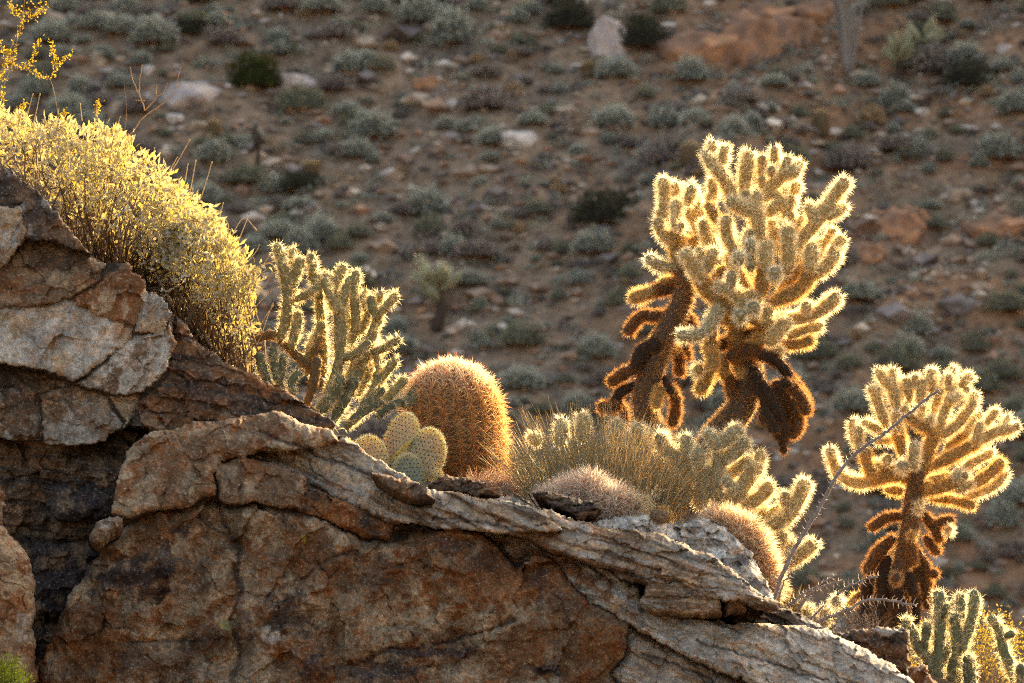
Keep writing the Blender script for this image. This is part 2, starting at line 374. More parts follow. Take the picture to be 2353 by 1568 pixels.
def boulder_mesh(name, seed, sq, col, col2):
    import bmesh
    bm = bmesh.new(); bmesh.ops.create_icosphere(bm, subdivisions=4, radius=.5)
    v = np.array([x.co for x in bm.verts]); f = np.array([[q.index for q in t.verts] for t in bm.faces]); bm.free()
    r = np.random.default_rng(seed); n = v / .5
    for k in range(16 if seed < 7 or seed > 8 else 26):  # chop flat facets
        a = r.normal(size=3); a /= np.linalg.norm(a); lim = r.uniform(.28, .43)
        ex = np.clip(v @ a - lim, 0, None); v -= ex[:, None] * a * .9
    v *= (1 + (.24 if seed in (7, 8) else .10) * fbm(n[:, 0] * 2, n[:, 1] * 2, n[:, 2] * 2 + seed, 3) + .03 * fbm(n[:, 0] * 7, n[:, 1] * 7, n[:, 2] * 7, 2))[:, None]
    v *= np.array(sq); m = sstep(-.25, .3, fbm(n[:, 0] * 1.6, n[:, 1] * 1.6, n[:, 2] * 1.6 + 3 * seed, 3))[:, None]
    mb = MB(); mb.add(v, None, f, 0, np.array(col) * (1 - m) + np.array(col2) * m)
    return mb.mesh(name, [M_STONE])
PINK = [boulder_mesh('pink_boulder', s, q, (.46, .37, .31), (.36, .30, .28)) for s, q in ((1, (1, .8, .6)), (2, (1, .9, .75)), (3, (.9, .8, .8)))]
TAN = [boulder_mesh('tan_stone', s, (1, .9, .7), (.40, .30, .21), (.31, .23, .17)) for s in (4, 5, 6)]
RUST = [boulder_mesh('rust_stone', s, (1, .8, .95), (.37, .185, .095), (.22, .12, .075)) for s in (7, 8)]
PALE = [boulder_mesh('pale_stone', s, (1, .8, .65), (.56, .48, .41), (.47, .42, .37)) for s in (9, 10)]
GREY = [boulder_mesh('grey_stone', s, (1, .9, .6), (.19, .15, .14), (.14, .115, .105)) for s in (12, 13)]
# boulders one can point to: (kind, u, v of the foot, width px, height factor, label)
for kind, u, v, wp, hs, lab in [
    (PINK, 448, 250, 135, .85, 'large flat-topped pinkish grey boulder right of the dark green round bush'),
    (PINK, 672, 210, 95, 1.0, 'wedge-shaped grey boulder just right of the dark green bush'),
    (RUST, 982, 218, 72, 1.1, 'reddish squat boulder alone high on the far slope'),
    (PALE, 1190, 352, 84, .95, 'smooth pale pink rounded boulder in the middle of the far slope'),
    (PINK, 1408, 135, 95, 1.9, 'tall upright pale boulder leaning beside a dark shrub'),
    (PALE, 1040, 252, 36, 1.0, 'small white rounded stone below the reddish boulder'),
    (TAN, 120, 60, 70, 1.0, 'tan boulder behind the tall yellow twig at the upper left'),
    (TAN, 268, 258, 62, 1.1, 'tan stone just left of the flat-topped boulder'),
    (TAN, 222, 160, 50, 1.3, 'upright tan stone among grey shrubs at the upper left'),
    (PALE, 402, 285, 46, 1.0, 'pale stone under the flat-topped pink boulder'),
    (TAN, 447, 300, 58, .8, 'orange-tan low stone under the flat-topped pink boulder'),
    (TAN, 688, 258, 70, .6, 'flat tan stone below the wedge-shaped grey boulder'),
    (PALE, 1036, 470, 46, .6, 'white flat stone in the open below the slope middle'),
    (TAN, 1292, 260, 60, .8, 'elongated light stone below the tall upright boulder'),
    (RUST, 1610, 165, 170, 1.0, 'rust-orange outcrop block at the left end of the ledge'),
    (RUST, 1710, 165, 210, 1.0, 'broad rust-orange outcrop block in the ledge middle'),
    (RUST, 1800, 125, 210, .9, 'dark rust outcrop block left of the tall grey stems'),
    (RUST, 1850, 120, 120, 1.1, 'brown outcrop block below the tall grey stems'),
    (RUST, 1560, 120, 90, .9, 'small rust outcrop block at the far left of the upper ledge'),
    (RUST, 1750, 75, 170, .8, 'rust outcrop block at the top of the upper ledge'),
    (RUST, 1900, 60, 120, .9, 'rust outcrop block behind the tall grey stems'),
    (RUST, 2085, 520, 120, 1.0, 'upper block of the brown rock ledge between the two tall chollas'),
    (RUST, 2010, 510, 100, .9, 'pale-edged brown block just right of the tall cholla crown'),
    (RUST, 2300, 560, 150, .8, 'brown rock ledge at the right picture edge'),
    (RUST, 2055, 560, 150, .9, 'broad brown rock ledge between the two tall chollas'),
    (RUST, 1985, 610, 110, .7, 'low brown rock ledge just right of the tall cholla'),
    (RUST, 2130, 620, 120, .7, 'dim brown ledge above the right-hand cholla'),
    (TAN, 2200, 480, 70, .9, 'tilted light slab on the right side of the far slope'),
    (GREY, 2220, 725, 110, .7, 'dark grey rock above the right-hand cholla'),
    (TAN, 1440, 500, 60, .6, 'brown stone beside the dark olive bush')]:
    put(kind, 'boulder', u, v, wp, lab, 'boulder', None, .2 if kind is RUST else .12, hs, 0.0 if wp > 80 else None)
# shrubs one can point to
for kind, nm, u, v, wp, hs, lab in [
    ([V_GREEN[0]], 'green_shrub', 582, 222, 122, .85, 'dense dark green round bush between two boulders'),
    ([V_GREEN[1]], 'dark_shrub', 1392, 530, 165, .75, 'wide dark olive bush left of the tall cholla'),
    ([V_GREEN[1]], 'dark_shrub', 1310, 95, 115, .9, 'dark green bush at the top edge of the slope'),
    ([V_GREEN[1]], 'dark_shrub', 1475, 140, 110, 1.1, 'dark shrub leaning against the tall upright boulder'),
    ([V_GREEN[0]], 'green_shrub', 1008, 62, 60, .7, 'small dark green bush high above the reddish boulder'),
    ([V_GREEN[1]], 'dark_shrub', 690, 450, 110, .6, 'low dark green bush below the slope middle'),
    ([V_GREEN[1]], 'dark_shrub', 2230, 215, 130, .7, 'wide dark bush at the right below the far chollas'),
    ([V_GREEN[1]], 'dark_shrub', 430, 90, 60, .9, 'dark shrub at the top of the slope above the flat-topped boulder'),
    (V_SAGE, 'sage_shrub', 1415, 185, 105, 1.0, 'grey-green shrub at the foot of the tall upright boulder'),
    (V_SAGE, 'sage_shrub', 1080, 668, 95, .7, 'rounded sage dome right of the small far cholla'),
    (V_SAGE, 'sage_shrub', 820, 380, 92, .8, 'pale sage dome left of the smooth pink boulder'),
    (V_SAGE, 'sage_shrub', 1225, 300, 80, .8, 'sage dome just above the smooth pink boulder'),
    (V_SAGE, 'sage_shrub', 1130, 350, 80, .9, 'sage dome just left of the smooth pink boulder'),
    (V_SAGE, 'sage_shrub', 1410, 310, 110, .9, 'blue-grey shrub up the slope from the dark olive bush'),
    (V_SAGE, 'sage_shrub', 2085, 190, 80, .6, 'pale dome under the paired far chollas'),
    (V_SAGE, 'sage_shrub', 690, 495, 90, .7, 'sage dome just under the low dark green bush'),
    (V_STRAW, 'dry_tuft', 2005, 290, 60, 1.0, 'orange straw tuft near the small far barrel cactus'),
    (V_STRAW, 'dry_tuft', 1178, 215, 40, 1.0, 'straw tuft above the smooth pink boulder'),
    (V_SAGE, 'sage_shrub', 350, 130, 120, .9, 'large grey shrub above the flat-topped boulder'),
    (V_SAGE, 'sage_shrub', 270, 105, 110, .8, 'grey-green shrub beside the upright tan stone'),
    (V_SAGE, 'sage_shrub', 640, 560, 110, .8, 'sage dome right behind the lower brittlebush')]:
    put(kind, nm, u, v, wp, lab, 'shrub', None, .05, hs)
taken = [(u_, v_ - 14, w_ * 1.25) for u_, v_, w_ in [(448, 250, 150), (672, 210, 110), (582, 222, 130), (982, 218, 90), (1190, 352, 110), (1408, 135, 100), (1040, 252, 50), (1036, 470, 60), (1392, 530, 170), (1310, 95, 110), (1000, 762, 130), (1000, 690, 110), (2062, 195, 70), (2118, 155, 80), (1888, 318, 50), (588, 395, 50)]]
def free(u, v, r):
    for (a, b, c) in taken:
        if (a - u) ** 2 + ((b - v) * 1.6) ** 2 < (.5 * (c + r)) ** 2: return False
    taken.append((u, v, r)); return True
cnt = 0; tries = 0
while cnt < 780 and tries < 36000:
    tries += 1
    u, v = random.uniform(-60, 2420), random.uniform(-15, 1420)
    if v > np.interp(u, [0, 600, 1000, 2352], [420, 880, 1150, 1500]): continue
    rockzone = (1560 < u < 1950 and v < 190) or (1950 < u < 2250 and 420 < v < 650)
    if rockzone and random.random() < .8: continue
    wp = random.choice([26, 30, 36, 42, 48, 56, 64, 74, 90, 112])
    if fbm(u / 260, v / 150, 4, 3) < random.uniform(-.7, .0): continue
    if not free(u, v, wp * .54): continue
    r = random.random()
    if r < .385: ms, nm, lab, gr, hs = V_SAGE, 'sage_shrub', 'rounded grey-green shrub dotting the shaded far slope', 'grey-green shrubs scattered on the far slope', random.uniform(.75, 1.15)
    elif r < .68: ms, nm, lab, gr, hs = V_GREY, 'twiggy_shrub', 'bare purplish twiggy mound on the shaded far slope', 'bare twiggy mounds on the far slope', random.uniform(.8, 1.2)
    elif r < .95: ms, nm, lab, gr, hs = V_OLIVE, 'olive_shrub', 'olive brown low shrub on the shaded far slope', 'olive brown shrubs on the far slope', random.uniform(.75, 1.1)
    else: ms, nm, lab, gr, hs = V_STRAW, 'dry_tuft', 'pale straw tuft on the shaded far slope', 'straw tufts on the far slope', .9; 
    if r >= .95: wp = min(wp, 38)
    put(ms, nm, u, v, wp, lab, 'shrub', gr, .05, hs); cnt += 1
for k in range(300):
    u, v = random.uniform(-60, 2420), random.uniform(-15, 1420)
    if v > np.interp(u, [0, 600, 1000, 2352], [420, 880, 1150, 1500]): continue
    wp = min(66, 16 + random.expovariate(1 / 14.)); ms = random.choice([PINK, TAN, TAN, RUST, PALE, GREY, TAN])
    put(ms, 'stone', u, v, wp, 'loose stone lying on the shaded far slope', 'stone', 'loose stones on the far slope', .15, random.uniform(.6, 1.1))
# uncountable rubble and dry ground scrub
def scatter(n):
    xs = RNG.uniform(-21, 21, n); ys = RNG.uniform(123, 155, n); return np.stack([xs, ys, ground(xs, ys)], -1)
def rubble():
    mb = MB(); n = 15000; p = scatter(n); s = .05 + RNG.exponential(.062, n)
    oc = np.array([[1, 0, 0], [0, 1, 0], [-1, 0, 0], [0, -1, 0], [0, 0, 1], [0, 0, -1], [.6, .6, .5], [-.6, .6, .5], [-.6, -.6, .5], [.6, -.6, .5]], float)
    tri = np.array([[0, 6, 4], [6, 1, 4], [1, 7, 4], [7, 2, 4], [2, 8, 4], [8, 3, 4], [3, 9, 4], [9, 0, 4], [0, 5, 1], [1, 5, 2], [2, 5, 3], [3, 5, 0], [0, 1, 6], [1, 2, 7], [2, 3, 8], [3, 0, 9]])
    a = RNG.uniform(0, 6.28, n); ca, sa = np.cos(a), np.sin(a)
    v = oc[None] * RNG.uniform(.6, 1.25, (n, 10, 1)) * np.stack([s * RNG.uniform(.8, 1.8, n), s, s * .7], -1)[:, None]
    vx = v[..., 0] * ca[:, None] - v[..., 1] * sa[:, None]; vy = v[..., 0] * sa[:, None] + v[..., 1] * ca[:, None]
    v = np.stack([vx, vy, v[..., 2]], -1) + p[:, None]
    pal = np.array([(.42, .32, .235), (.30, .21, .15), (.33, .19, .12), (.23, .19, .17), (.48, .40, .33), (.15, .12, .11), (.25, .16, .11)])
    c = pal[RNG.integers(0, len(pal), n)] * RNG.uniform(.75, 1.2, (n, 1))
    mb.add(v.reshape(-1, 3), None, (tri[None] + (np.arange(n) * 10)[:, None, None]).reshape(-1, 3), 0, np.repeat(c, 10, 0))
    o = obj('rubble', mb, [M_STONE], None, False); setp(o, 'small rubble covering the far slope', 'rubble', None, 'stuff')
rubble()
def ground_scrub():
    mb = MB(); n = 4600; p = scatter(n); k = 46
    s = .13 + RNG.exponential(.15, n).clip(0, .42)
    d = RNG.normal(size=(n, k, 3)); d[..., 2] = np.abs(d[..., 2]) * .9 + .15; d /= np.linalg.norm(d, axis=2, keepdims=True)
    b = p[:, None] + d * s[:, None, None] * RNG.uniform(.2, .8, (n, k, 1)) * np.array([1.15, 1.15, .95])
    pal = np.array([(.19, .165, .15), (.24, .20, .165), (.14, .12, .115), (.27, .28, .23), (.30, .23, .15), (.23, .24, .19), (.30, .31, .25)])
    c = np.repeat(pal[RNG.integers(0, len(pal), n)], k, 0) * RNG.uniform(.7, 1.3, (n * k, 1))
    leaves(mb, b.reshape(-1, 3), d.reshape(-1, 3) + RNG.normal(size=(n * k, 3)) * .5, RNG.uniform(.06, .16, n * k), .05, 0, c)
    o = obj('ground_scrub', mb, [M_LEAFFAR], None, False); setp(o, 'low dry scrub covering the far slope', 'scrub', None, 'stuff')
ground_scrub()
# far barrel cacti, chollas, tall stems
def far_barrel(u, v, wp, hp, lab):
    p, d = far(u, v); k = PX(d); root = empty('far_barrel_cactus', (p[0], p[1], p[2] - .05), lab, 'cactus')
    t = np.linspace(0, 1, 12); r = wp * .5 * k * np.sqrt(np.clip(1 - np.abs(2 * t - 1) ** 3.2, .02, 1)); mb = MB()
    c = np.stack([t * 0, t * 0, t * hp * k], -1) + p
    tube(mb, c, r, 16, 0, (.12, .085, .045)); obj('stem', mb, [M_FLESH], root)
    mb = MB(); n = 900; tt = RNG.uniform(.1, 1, n); th = RNG.uniform(0, 6.28, n); rr = np.interp(tt, t, r)
    dd = np.stack([np.cos(th), np.sin(th), (tt - .4)], -1); b = np.stack([rr * np.cos(th), rr * np.sin(th), tt * hp * k], -1) + p
    spikes(mb, b, dd + RNG.normal(size=(n, 3)) * .4, .07, .012, 0, np.where((tt > .8)[:, None], (.5, .38, .22), (.27, .17, .09))); obj('spines', mb, [M_SPINE], root)
far_barrel(1888, 318, 34, 68, 'small upright barrel cactus high on the far slope'); far_barrel(1585, 385, 46, 60, 'squat barrel cactus above the left trunk of the tall cholla')
far_barrel(1352, 185, 26, 46, 'tiny barrel cactus left of the grey-green shrub'); far_barrel(492, 325, 32, 52, 'brown barrel cactus under the flat-topped pink boulder'); far_barrel(715, 405, 34, 36, 'small round barrel cactus below the dark leaning stalk')
def far_cholla(u, v, wp, hp, lab, dead=False):
    p, d = far(u, v); k = PX(d); root = empty('far_cholla', p, lab, 'cactus'); mb = MB()
    H = hp * k; W = wp * k
    tube(mb, smooth_path([p, p + [.1 * W, 0, .35 * H], p + [-.02 * W, 0, .75 * H]], 8), np.linspace(.1 * W, .07 * W, 8), 8, 0, (.05, .035, .025)); obj('trunk', mb, [M_WOOD], root)
    mb = MB(); n = 20 if not dead else 8
    for q in range(n):
        a = random.uniform(0, 6.28); f = random.random(); b = p + [.03 * W, 0, (.5 + .25 * f) * H]
        e = b + np.array([math.cos(a) * W * .45 * (1.1 - f * .5), math.sin(a) * W * .45, H * random.uniform(.05, .35) * (1 if not dead else -.7)])
        c = smooth_path([b, (b + e) / 2 + [0, 0, -.05 * H], e], 6); tube(mb, c, [W * .05, W * .07, W * .075, W * .075, W * .065, W * .03], 7, 0, (.05, .035, .025) if dead else (.23, .23, .14))
        m = 90; tt = RNG.integers(1, 6, m); dr = RNG.normal(size=(m, 3)); dr /= np.linalg.norm(dr, axis=1)[:, None]
        spikes(mb, c[tt] + dr * W * .06, dr, W * .07, W * .018, 1, (.12, .08, .05) if dead else (.5, .47, .33))
    obj('crown', mb, [M_FLESH, M_SPINE], root)
far_cholla(1000, 762, 135, 165, 'far pale cholla standing between the two foreground cactus groups')
far_cholla(2062, 195, 80, 118, 'left one of two far chollas at the upper right')
far_cholla(2118, 155, 90, 110, 'right one of two far chollas at the upper right')
far_cholla(588, 395, 60, 150, 'dead dark leaning stalk below the dark green bush', True)
def far_ocotillo(u, v):
    p, d = far(u, v); k = PX(d); root = empty('far_ocotillo', p, 'tall fan of grey stems at the top right of the slope', 'ocotillo')
    for q in range(15):
        a = random.uniform(-.3, .3); b = random.uniform(-.25, .25); L = random.uniform(190, 260) * k
        c = smooth_path([p + [a * .4, b * .4, 0], p + [a * L * .5, b * L * .5, L * .55], p + [a * L * .95, b * L, L]], 10)
        mb = MB(); tube(mb, c, np.linspace(.045, .022, 10), 6, 0, (.21, .185, .16)); obj('stem', mb, [M_WOOD], root)
far_ocotillo(1948, 172)

# ------------------------------------------------------------------ foreground rocks
RUSTC, BROWN, TANC, GREYC, PALEC, DARK, VARN = (.19, .076, .026), (.17, .10, .055), (.34, .24, .15), (.31, .268, .222), (.45, .395, .325), (.06, .042, .032), (.042, .03, .03)
def sdf(poly, u, v):
    """signed distance (inside positive) to a polygon"""
    p = np.asarray(poly, float); d2 = np.full(u.shape, 1e9); ins = np.zeros(u.shape, bool); n = len(p)
    for i in range(n):
        a, b = p[i], p[(i + 1) % n]; e = b - a; L = e @ e + 1e-9
        t = np.clip(((u - a[0]) * e[0] + (v - a[1]) * e[1]) / L, 0, 1)
        d2 = np.minimum(d2, (u - a[0] - e[0] * t) ** 2 + (v - a[1] - e[1] * t) ** 2)
        c = (a[1] > v) != (b[1] > v)
        if a[1] != b[1]: ins ^= c & (u < (b[0] - a[0]) * (v - a[1]) / (b[1] - a[1]) + a[0])
    return np.where(ins, 1, -1) * np.sqrt(d2)
def piece(poly, h=0., gu=0., gv=.15, r=26, drop=34, amp=9, fac=.16, fs=70, strata=None, cols=(BROWN, TANC, RUSTC), crack=6, mixs=(110, 0.)):
    return dict(poly=poly, h=h, gu=gu, gv=gv, r=r, drop=drop, amp=amp, fac=fac, fs=fs, strata=strata, cols=cols, crack=crack, mixs=mixs)
def closing(m, k):
    def box(a):
        p = np.pad(a.astype(float), k + 1); c = p.cumsum(0).cumsum(1); n = 2 * k + 1
        return (c[n:, n:] - c[:-n, n:] - c[n:, :-n] + c[:-n, :-n])[:a.shape[0], :a.shape[1]]
    d = box(np.pad(m, k)) > .5
    return box(~d)[k:-k, k:-k] < .5
def rock(name, label, d0, pieces, step=2.2, warp=(9, 3.5), thick=.45, stains=(), seed=0, cat='rock', floor=None, soft=1., grooves=()):
    for q in pieces: q['drop'] *= soft; q['r'] *= soft ** .7
    allp = np.concatenate([np.asarray(q['poly'], float) for q in pieces])
    u0, v0 = np.maximum(allp.min(0) - 14, [-70, -70]); u1, v1 = np.minimum(allp.max(0) + 14, [2425, 1640])
    us = np.arange(u0, u1, step); vs = np.arange(v0, v1, step); U, Vv = np.meshgrid(us, vs)
    s = seed * 13.7
    wu = U + warp[0] * fbm(U / 60, Vv / 60, s, 3) + warp[1] * fbm(U / 13, Vv / 13, s + 5, 2)
    wv = Vv + warp[0] * fbm(U / 60, Vv / 60, s + 9, 3) + warp[1] * fbm(U / 13, Vv / 13, s + 15, 2)
    H = np.full(U.shape, -1e6); C = np.zeros(U.shape + (3,)); any_ = np.zeros(U.shape, bool); outer = np.full(U.shape, -1e6)
    for k, q in enumerate(pieces):
        sd = sdf(q['poly'], wu, wv); ins = sd > 0; outer = np.maximum(outer, sd)
        c = np.asarray(q['poly'], float).mean(0)
        e = np.clip(sd / q['r'], 0, 1)
        h = q['h'] + q['gu'] * (U - c[0]) + q['gv'] * (Vv - c[1]) - q['drop'] * (1 - np.sqrt(np.clip(1 - (1 - e) ** 2, 0, 1)))
        z = s + k * 3.3
        h = h + q['amp'] * (1.6 * fbm(U / 120, Vv / 120, z, 2) + .75 * fbm(U / 34, Vv / 34, z + 1, 4))
        dx, dy, rn, bd = cells(wu / q['fs'] + z, wv / q['fs'] * 1.25 + z, k)
        h = h + q['fac'] * q['fs'] * (dx * rn[..., 0] + dy * rn[..., 1]) * 1.4 + q['fac'] * 16 * rn[..., 2]
        dx, dy, rn, bd = cells(wu / 19. + z, wv / 16. + z, k + 7)
        h = h + q['fac'] * 15 * (dx * rn[..., 0] + dy * rn[..., 1])
        if q['strata']:
            a, per, am = q['strata']; a = math.radians(a)
            t = (-wu * math.sin(a) + wv * math.cos(a) + 16 * fbm(U / 150, Vv / 60, z + 2, 3)) / per
            fr = t - np.floor(t); n2 = noise(np.floor(t) * 5.1, U / 170, z)
            h = h + am * (fr ** 1.5 + 1.1 * n2) + am * .45 * fbm((U * math.cos(a) + Vv * math.sin(a)) / 60, t * 2.6, z, 3)
        if q['crack']:
            n = fbm(U / 170, Vv / 120, z + 4, 3); h = h - q['crack'] * np.exp(-(n / .022) ** 2) * sstep(-.3, .2, noise(U / 90, Vv / 90, z + 6))
        h = h + 1.7 * fbm(U / 9, Vv / 9, z, 2)
        ms = q['mixs'][0]
        m1 = sstep(-.28, .28, fbm(U / ms, Vv / ms, z + 20, 5, .62) + q['mixs'][1]); m2 = sstep(.02, .35, fbm(U / ms * 1.5, Vv / ms * 1.5, z + 30, 5, .65))
        if q['strata']:
            a = math.radians(q['strata'][0]); sx = (U * math.cos(a) + Vv * math.sin(a)) / 150; sy = (-U * math.sin(a) + Vv * math.cos(a)) / 17
            m1 = sstep(-.3, .3, fbm(sx, sy, z + 20, 4, .6)); m2 = sstep(.05, .35, fbm(sx * 1.3, sy * 1.3, z + 30, 4))
        c1, c2, c3 = [np.array(x) for x in q['cols']]
        cc = c1 * (1 - m1[..., None]) + c2 * m1[..., None]; cc = cc * (1 - m2[..., None]) + c3 * m2[..., None]
        m = ins & (h > H); H = np.where(m, h, H); C = np.where(m[..., None], cc, C); any_ |= ins
    for (gw, gd, pl) in grooves:
        dm = np.full(U.shape, 1e9)
        for (a0, a1), (b0, b1) in zip(pl[:-1], pl[1:]):
            ex, ey = b0 - a0, b1 - a1; t = np.clip(((wu - a0) * ex + (wv - a1) * ey) / (ex * ex + ey * ey), 0, 1); dm = np.minimum(dm, np.hypot(wu - a0 - ex * t, wv - a1 - ey * t))
        wl = gw * (1 + .7 * fbm(U / 40, Vv / 40, gd, 2)); H = np.where(any_, H - gd * np.exp(-np.abs(dm / np.maximum(wl, 2)) ** 1.3), H)
        t = (.75 * np.exp(-(dm / np.maximum(wl * .6, 1.5)) ** 2))[..., None]; C = C * (1 - t) + np.array(VARN) * t
    for (su, sv, ru, rv, sc, st) in stains:
        n = 1 - np.sqrt(((wu - su) / ru) ** 2 + ((wv - sv) / rv) ** 2) + .75 * fbm(U / 30, Vv / 30, su * .1, 4)
        t = sstep(.1, .45, n)[..., None] * st; C = C * (1 - t) + np.array(sc) * t
    if floor is not None:                     # joints between the blocks stay closed at the back
        fm = closing(any_, int(floor[1] / step)) & ~any_
        kk = int(floor[1] / step) + 2
        def bsum(a):
            p = np.pad(a, kk + 1); c = p.cumsum(0).cumsum(1); n = 2 * kk + 1
            return (c[n:, n:] - c[:-n, n:] - c[n:, :-n] + c[:-n, :-n])[:a.shape[0], :a.shape[1]]
        lvl = bsum(np.where(any_, H, 0.)) / np.maximum(bsum(any_.astype(float)), 1)
        H = np.where(fm, lvl - floor[2] + 5 * fbm(U / 20, Vv / 20, s, 3), H); C = np.where(fm[..., None], np.array(DARK), C); any_ |= fm
    cell = any_[:-1, :-1] & any_[1:, :-1] & any_[:-1, 1:] & any_[1:, 1:]
    ny, nx = U.shape; idx = np.arange(ny * nx).reshape(ny, nx)
    q4 = np.stack([idx[:-1, :-1], idx[1:, :-1], idx[1:, 1:], idx[:-1, 1:]], -1)[cell]
    used = np.unique(q4); remap = np.full(ny * nx, -1); remap[used] = np.arange(len(used))
    pxs = PX(d0); D = (d0 - H.ravel()[used] * pxs)
    V3 = P(U.ravel()[used], Vv.ravel()[used], D); F = remap[q4]
    # closed back
    ed = np.concatenate([F[:, [0, 1]], F[:, [1, 2]], F[:, [2, 3]], F[:, [3, 0]]]); key = ed[:, 0] * len(used) + ed[:, 1]; rkey = ed[:, 1] * len(used) + ed[:, 0]
    bnd = ed[~np.isin(key, rkey)]; bv = np.unique(bnd); bm_ = np.full(len(used), -1); bm_[bv] = np.arange(len(bv))
    bu, bvv = U.ravel()[used][bv], Vv.ravel()[used][bv]; cu, cv = bu.mean(), bvv.mean()
    b1 = P(cu + (bu - cu) * .97, cv + (bvv - cv) * .97 + 8, D[bv] + thick * .35); b2 = P(cu + (bu - cu) * .8, cv + (bvv - cv) * .8 + 25, np.full(len(bv), d0 + thick))
    n0, n1 = len(used), len(used) + len(bv)
    a, b = bnd[:, 0], bnd[:, 1]; A, B = bm_[a], bm_[b]
    sk = np.concatenate([np.stack([b, a, n0 + A, n0 + B], -1), np.stack([n0 + B, n0 + A, n1 + A, n1 + B], -1)])
    cen = b2.mean(0); nc = n1 + len(bv)
    tri = np.stack([n1 + B, n1 + A, np.full(len(A), nc)], -1)
    col = C.reshape(-1, 3)[used]
    mb = MB(); mb.add(np.concatenate([V3, b1, b2, cen[None]]), np.concatenate([F, sk]), tri, 0, np.concatenate([col, col[bv], col[bv], np.array([BROWN])]))
    o = obj(name, mb, [M_ROCK]); return setp(o, label, cat)

# upper left outcrop: fractured blocks
rock('rock_outcrop', 'large cracked outcrop of grey and rust blocks under the brittlebush at left', 18.72, [
    piece([(-70, 350), (30, 392), (85, 440), (140, 505), (205, 582), (135, 560), (60, 548), (50, 470), (-70, 470)], 10, .1, .5, 22, 30, 11, .2, 50, cols=(BROWN, DARK, GREYC)),
    piece([(-70, 478), (52, 476), (60, 543), (30, 585), (0, 614), (-70, 640)], 60, .1, .35, 26, 40, 9, .2, cols=(TANC, BROWN, GREYC)),
    piece([(60, 545), (200, 583), (245, 605), (235, 645), (165, 685), (60, 700), (-70, 710), (-70, 622), (5, 612)], 22, 0, .45, 26, 36, 10, .2, 60, cols=(BROWN, TANC, DARK)),
    piece([(232, 648), (290, 597), (335, 650), (322, 690), (314, 752), (215, 722), (165, 690)], 48, .1, .4, 18, 30, 7, .14, 80, cols=(RUSTC, BROWN, TANC), mixs=(90, -.1)),
    piece([(-70, 705), (60, 700), (165, 688), (240, 722), (312, 752), (290, 790), (216, 842), (170, 872), (90, 852), (20, 838), (-70, 820)], 62, .02, .38, 30, 40, 8, .13, 95, cols=(GREYC, PALEC, TANC), mixs=(80, .05), crack=4),
    piece([(322, 660), (372, 682), (398, 722), (370, 764), (314, 758)], 44, 0, .3, 16, 30, 7, .18, 40, cols=(TANC, GREYC, BROWN)),
    piece([(308, 768), (360, 762), (392, 742), (404, 790), (382, 860), (332, 902), (262, 908), (172, 878), (222, 846)], 66, .05, .3, 18, 40, 8, .15, 70, cols=(GREYC, PALEC, BROWN), mixs=(70, .05)),
    piece([(402, 722), (430, 738), (452, 785), (520, 835), (600, 866), (650, 885), (712, 932), (775, 975), (700, 1005), (560, 985), (440, 992), (335, 985), (312, 930), (388, 866)], 40, -.05, .55, 30, 40, 12, .26, 60, (14, 46, 9), cols=(RUSTC, BROWN, DARK)),
    piece([(95, 905), (172, 880), (250, 912), (282, 975), (240, 1012), (180, 1022), (98, 1022)], 52, 0, .35, 22, 40, 9, .2, 55, cols=(BROWN, GREYC, TANC)),
    piece([(255, 912), (326, 905), (308, 955), (276, 992), (286, 965)], 58, 0, .3, 14, 30, 8, .2, 40, cols=(GREYC, TANC, BROWN)),
    piece([(-70, 828), (20, 842), (92, 858), (160, 880), (95, 915), (90, 1005), (-70, 1010)], 12, .1, .5, 26, 40, 14, .3, 40, cols=(DARK, BROWN, GREYC)),
], soft=.36, stains=[(130, 590, 80, 35, DARK, .7), (60, 740, 50, 20, TANC, .6), (300, 640, 60, 40, RUSTC, .6), (430, 930, 90, 60, RUSTC, .6), (200, 960, 40, 40, RUSTC, .5), (470, 900, 90, 50, VARN, .5), (600, 930, 80, 40, DARK, .6), (20, 660, 60, 30, RUSTC, .5), (110, 560, 60, 26, DARK, .6), (180, 640, 40, 24, RUSTC, .5)], seed=1, floor=(-34, 22, 14), thick=.5)
# recess below the outcrop
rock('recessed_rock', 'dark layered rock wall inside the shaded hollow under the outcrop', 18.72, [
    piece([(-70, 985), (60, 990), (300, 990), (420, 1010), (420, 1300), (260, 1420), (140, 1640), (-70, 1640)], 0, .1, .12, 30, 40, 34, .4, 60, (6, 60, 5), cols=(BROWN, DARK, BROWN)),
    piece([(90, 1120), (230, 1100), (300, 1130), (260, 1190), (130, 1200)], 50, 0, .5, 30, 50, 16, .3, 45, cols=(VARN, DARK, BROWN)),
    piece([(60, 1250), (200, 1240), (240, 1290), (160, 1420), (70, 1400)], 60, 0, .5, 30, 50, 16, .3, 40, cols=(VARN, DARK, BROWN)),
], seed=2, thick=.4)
# left edge boulders
rock('edge_boulder', 'rounded brown boulder cut by the lower left picture edge', 17.9, [
    piece([(-70, 1205), (0, 1205), (38, 1240), (68, 1275), (82, 1340), (80, 1480), (88, 1560), (70, 1640), (-70, 1640)], 0, -.25, .12, 50, 80, 8, .12, 80, cols=(BROWN, TANC, RUSTC)),
], stains=[(30, 1400, 50, 40, RUSTC, .8), (50, 1440, 25, 50, GREYC, .7)], seed=3, thick=.5)
rock('edge_stone', 'small upright brown stone at the left edge above the rounded boulder', 18.2, [
    piece([(-70, 1095), (0, 1105), (14, 1140), (10, 1190), (-4, 1225), (-70, 1225)], 0, -.2, .2, 20, 40, 6, .2, 40, cols=(BROWN, RUSTC, TANC))], seed=4, thick=.3)
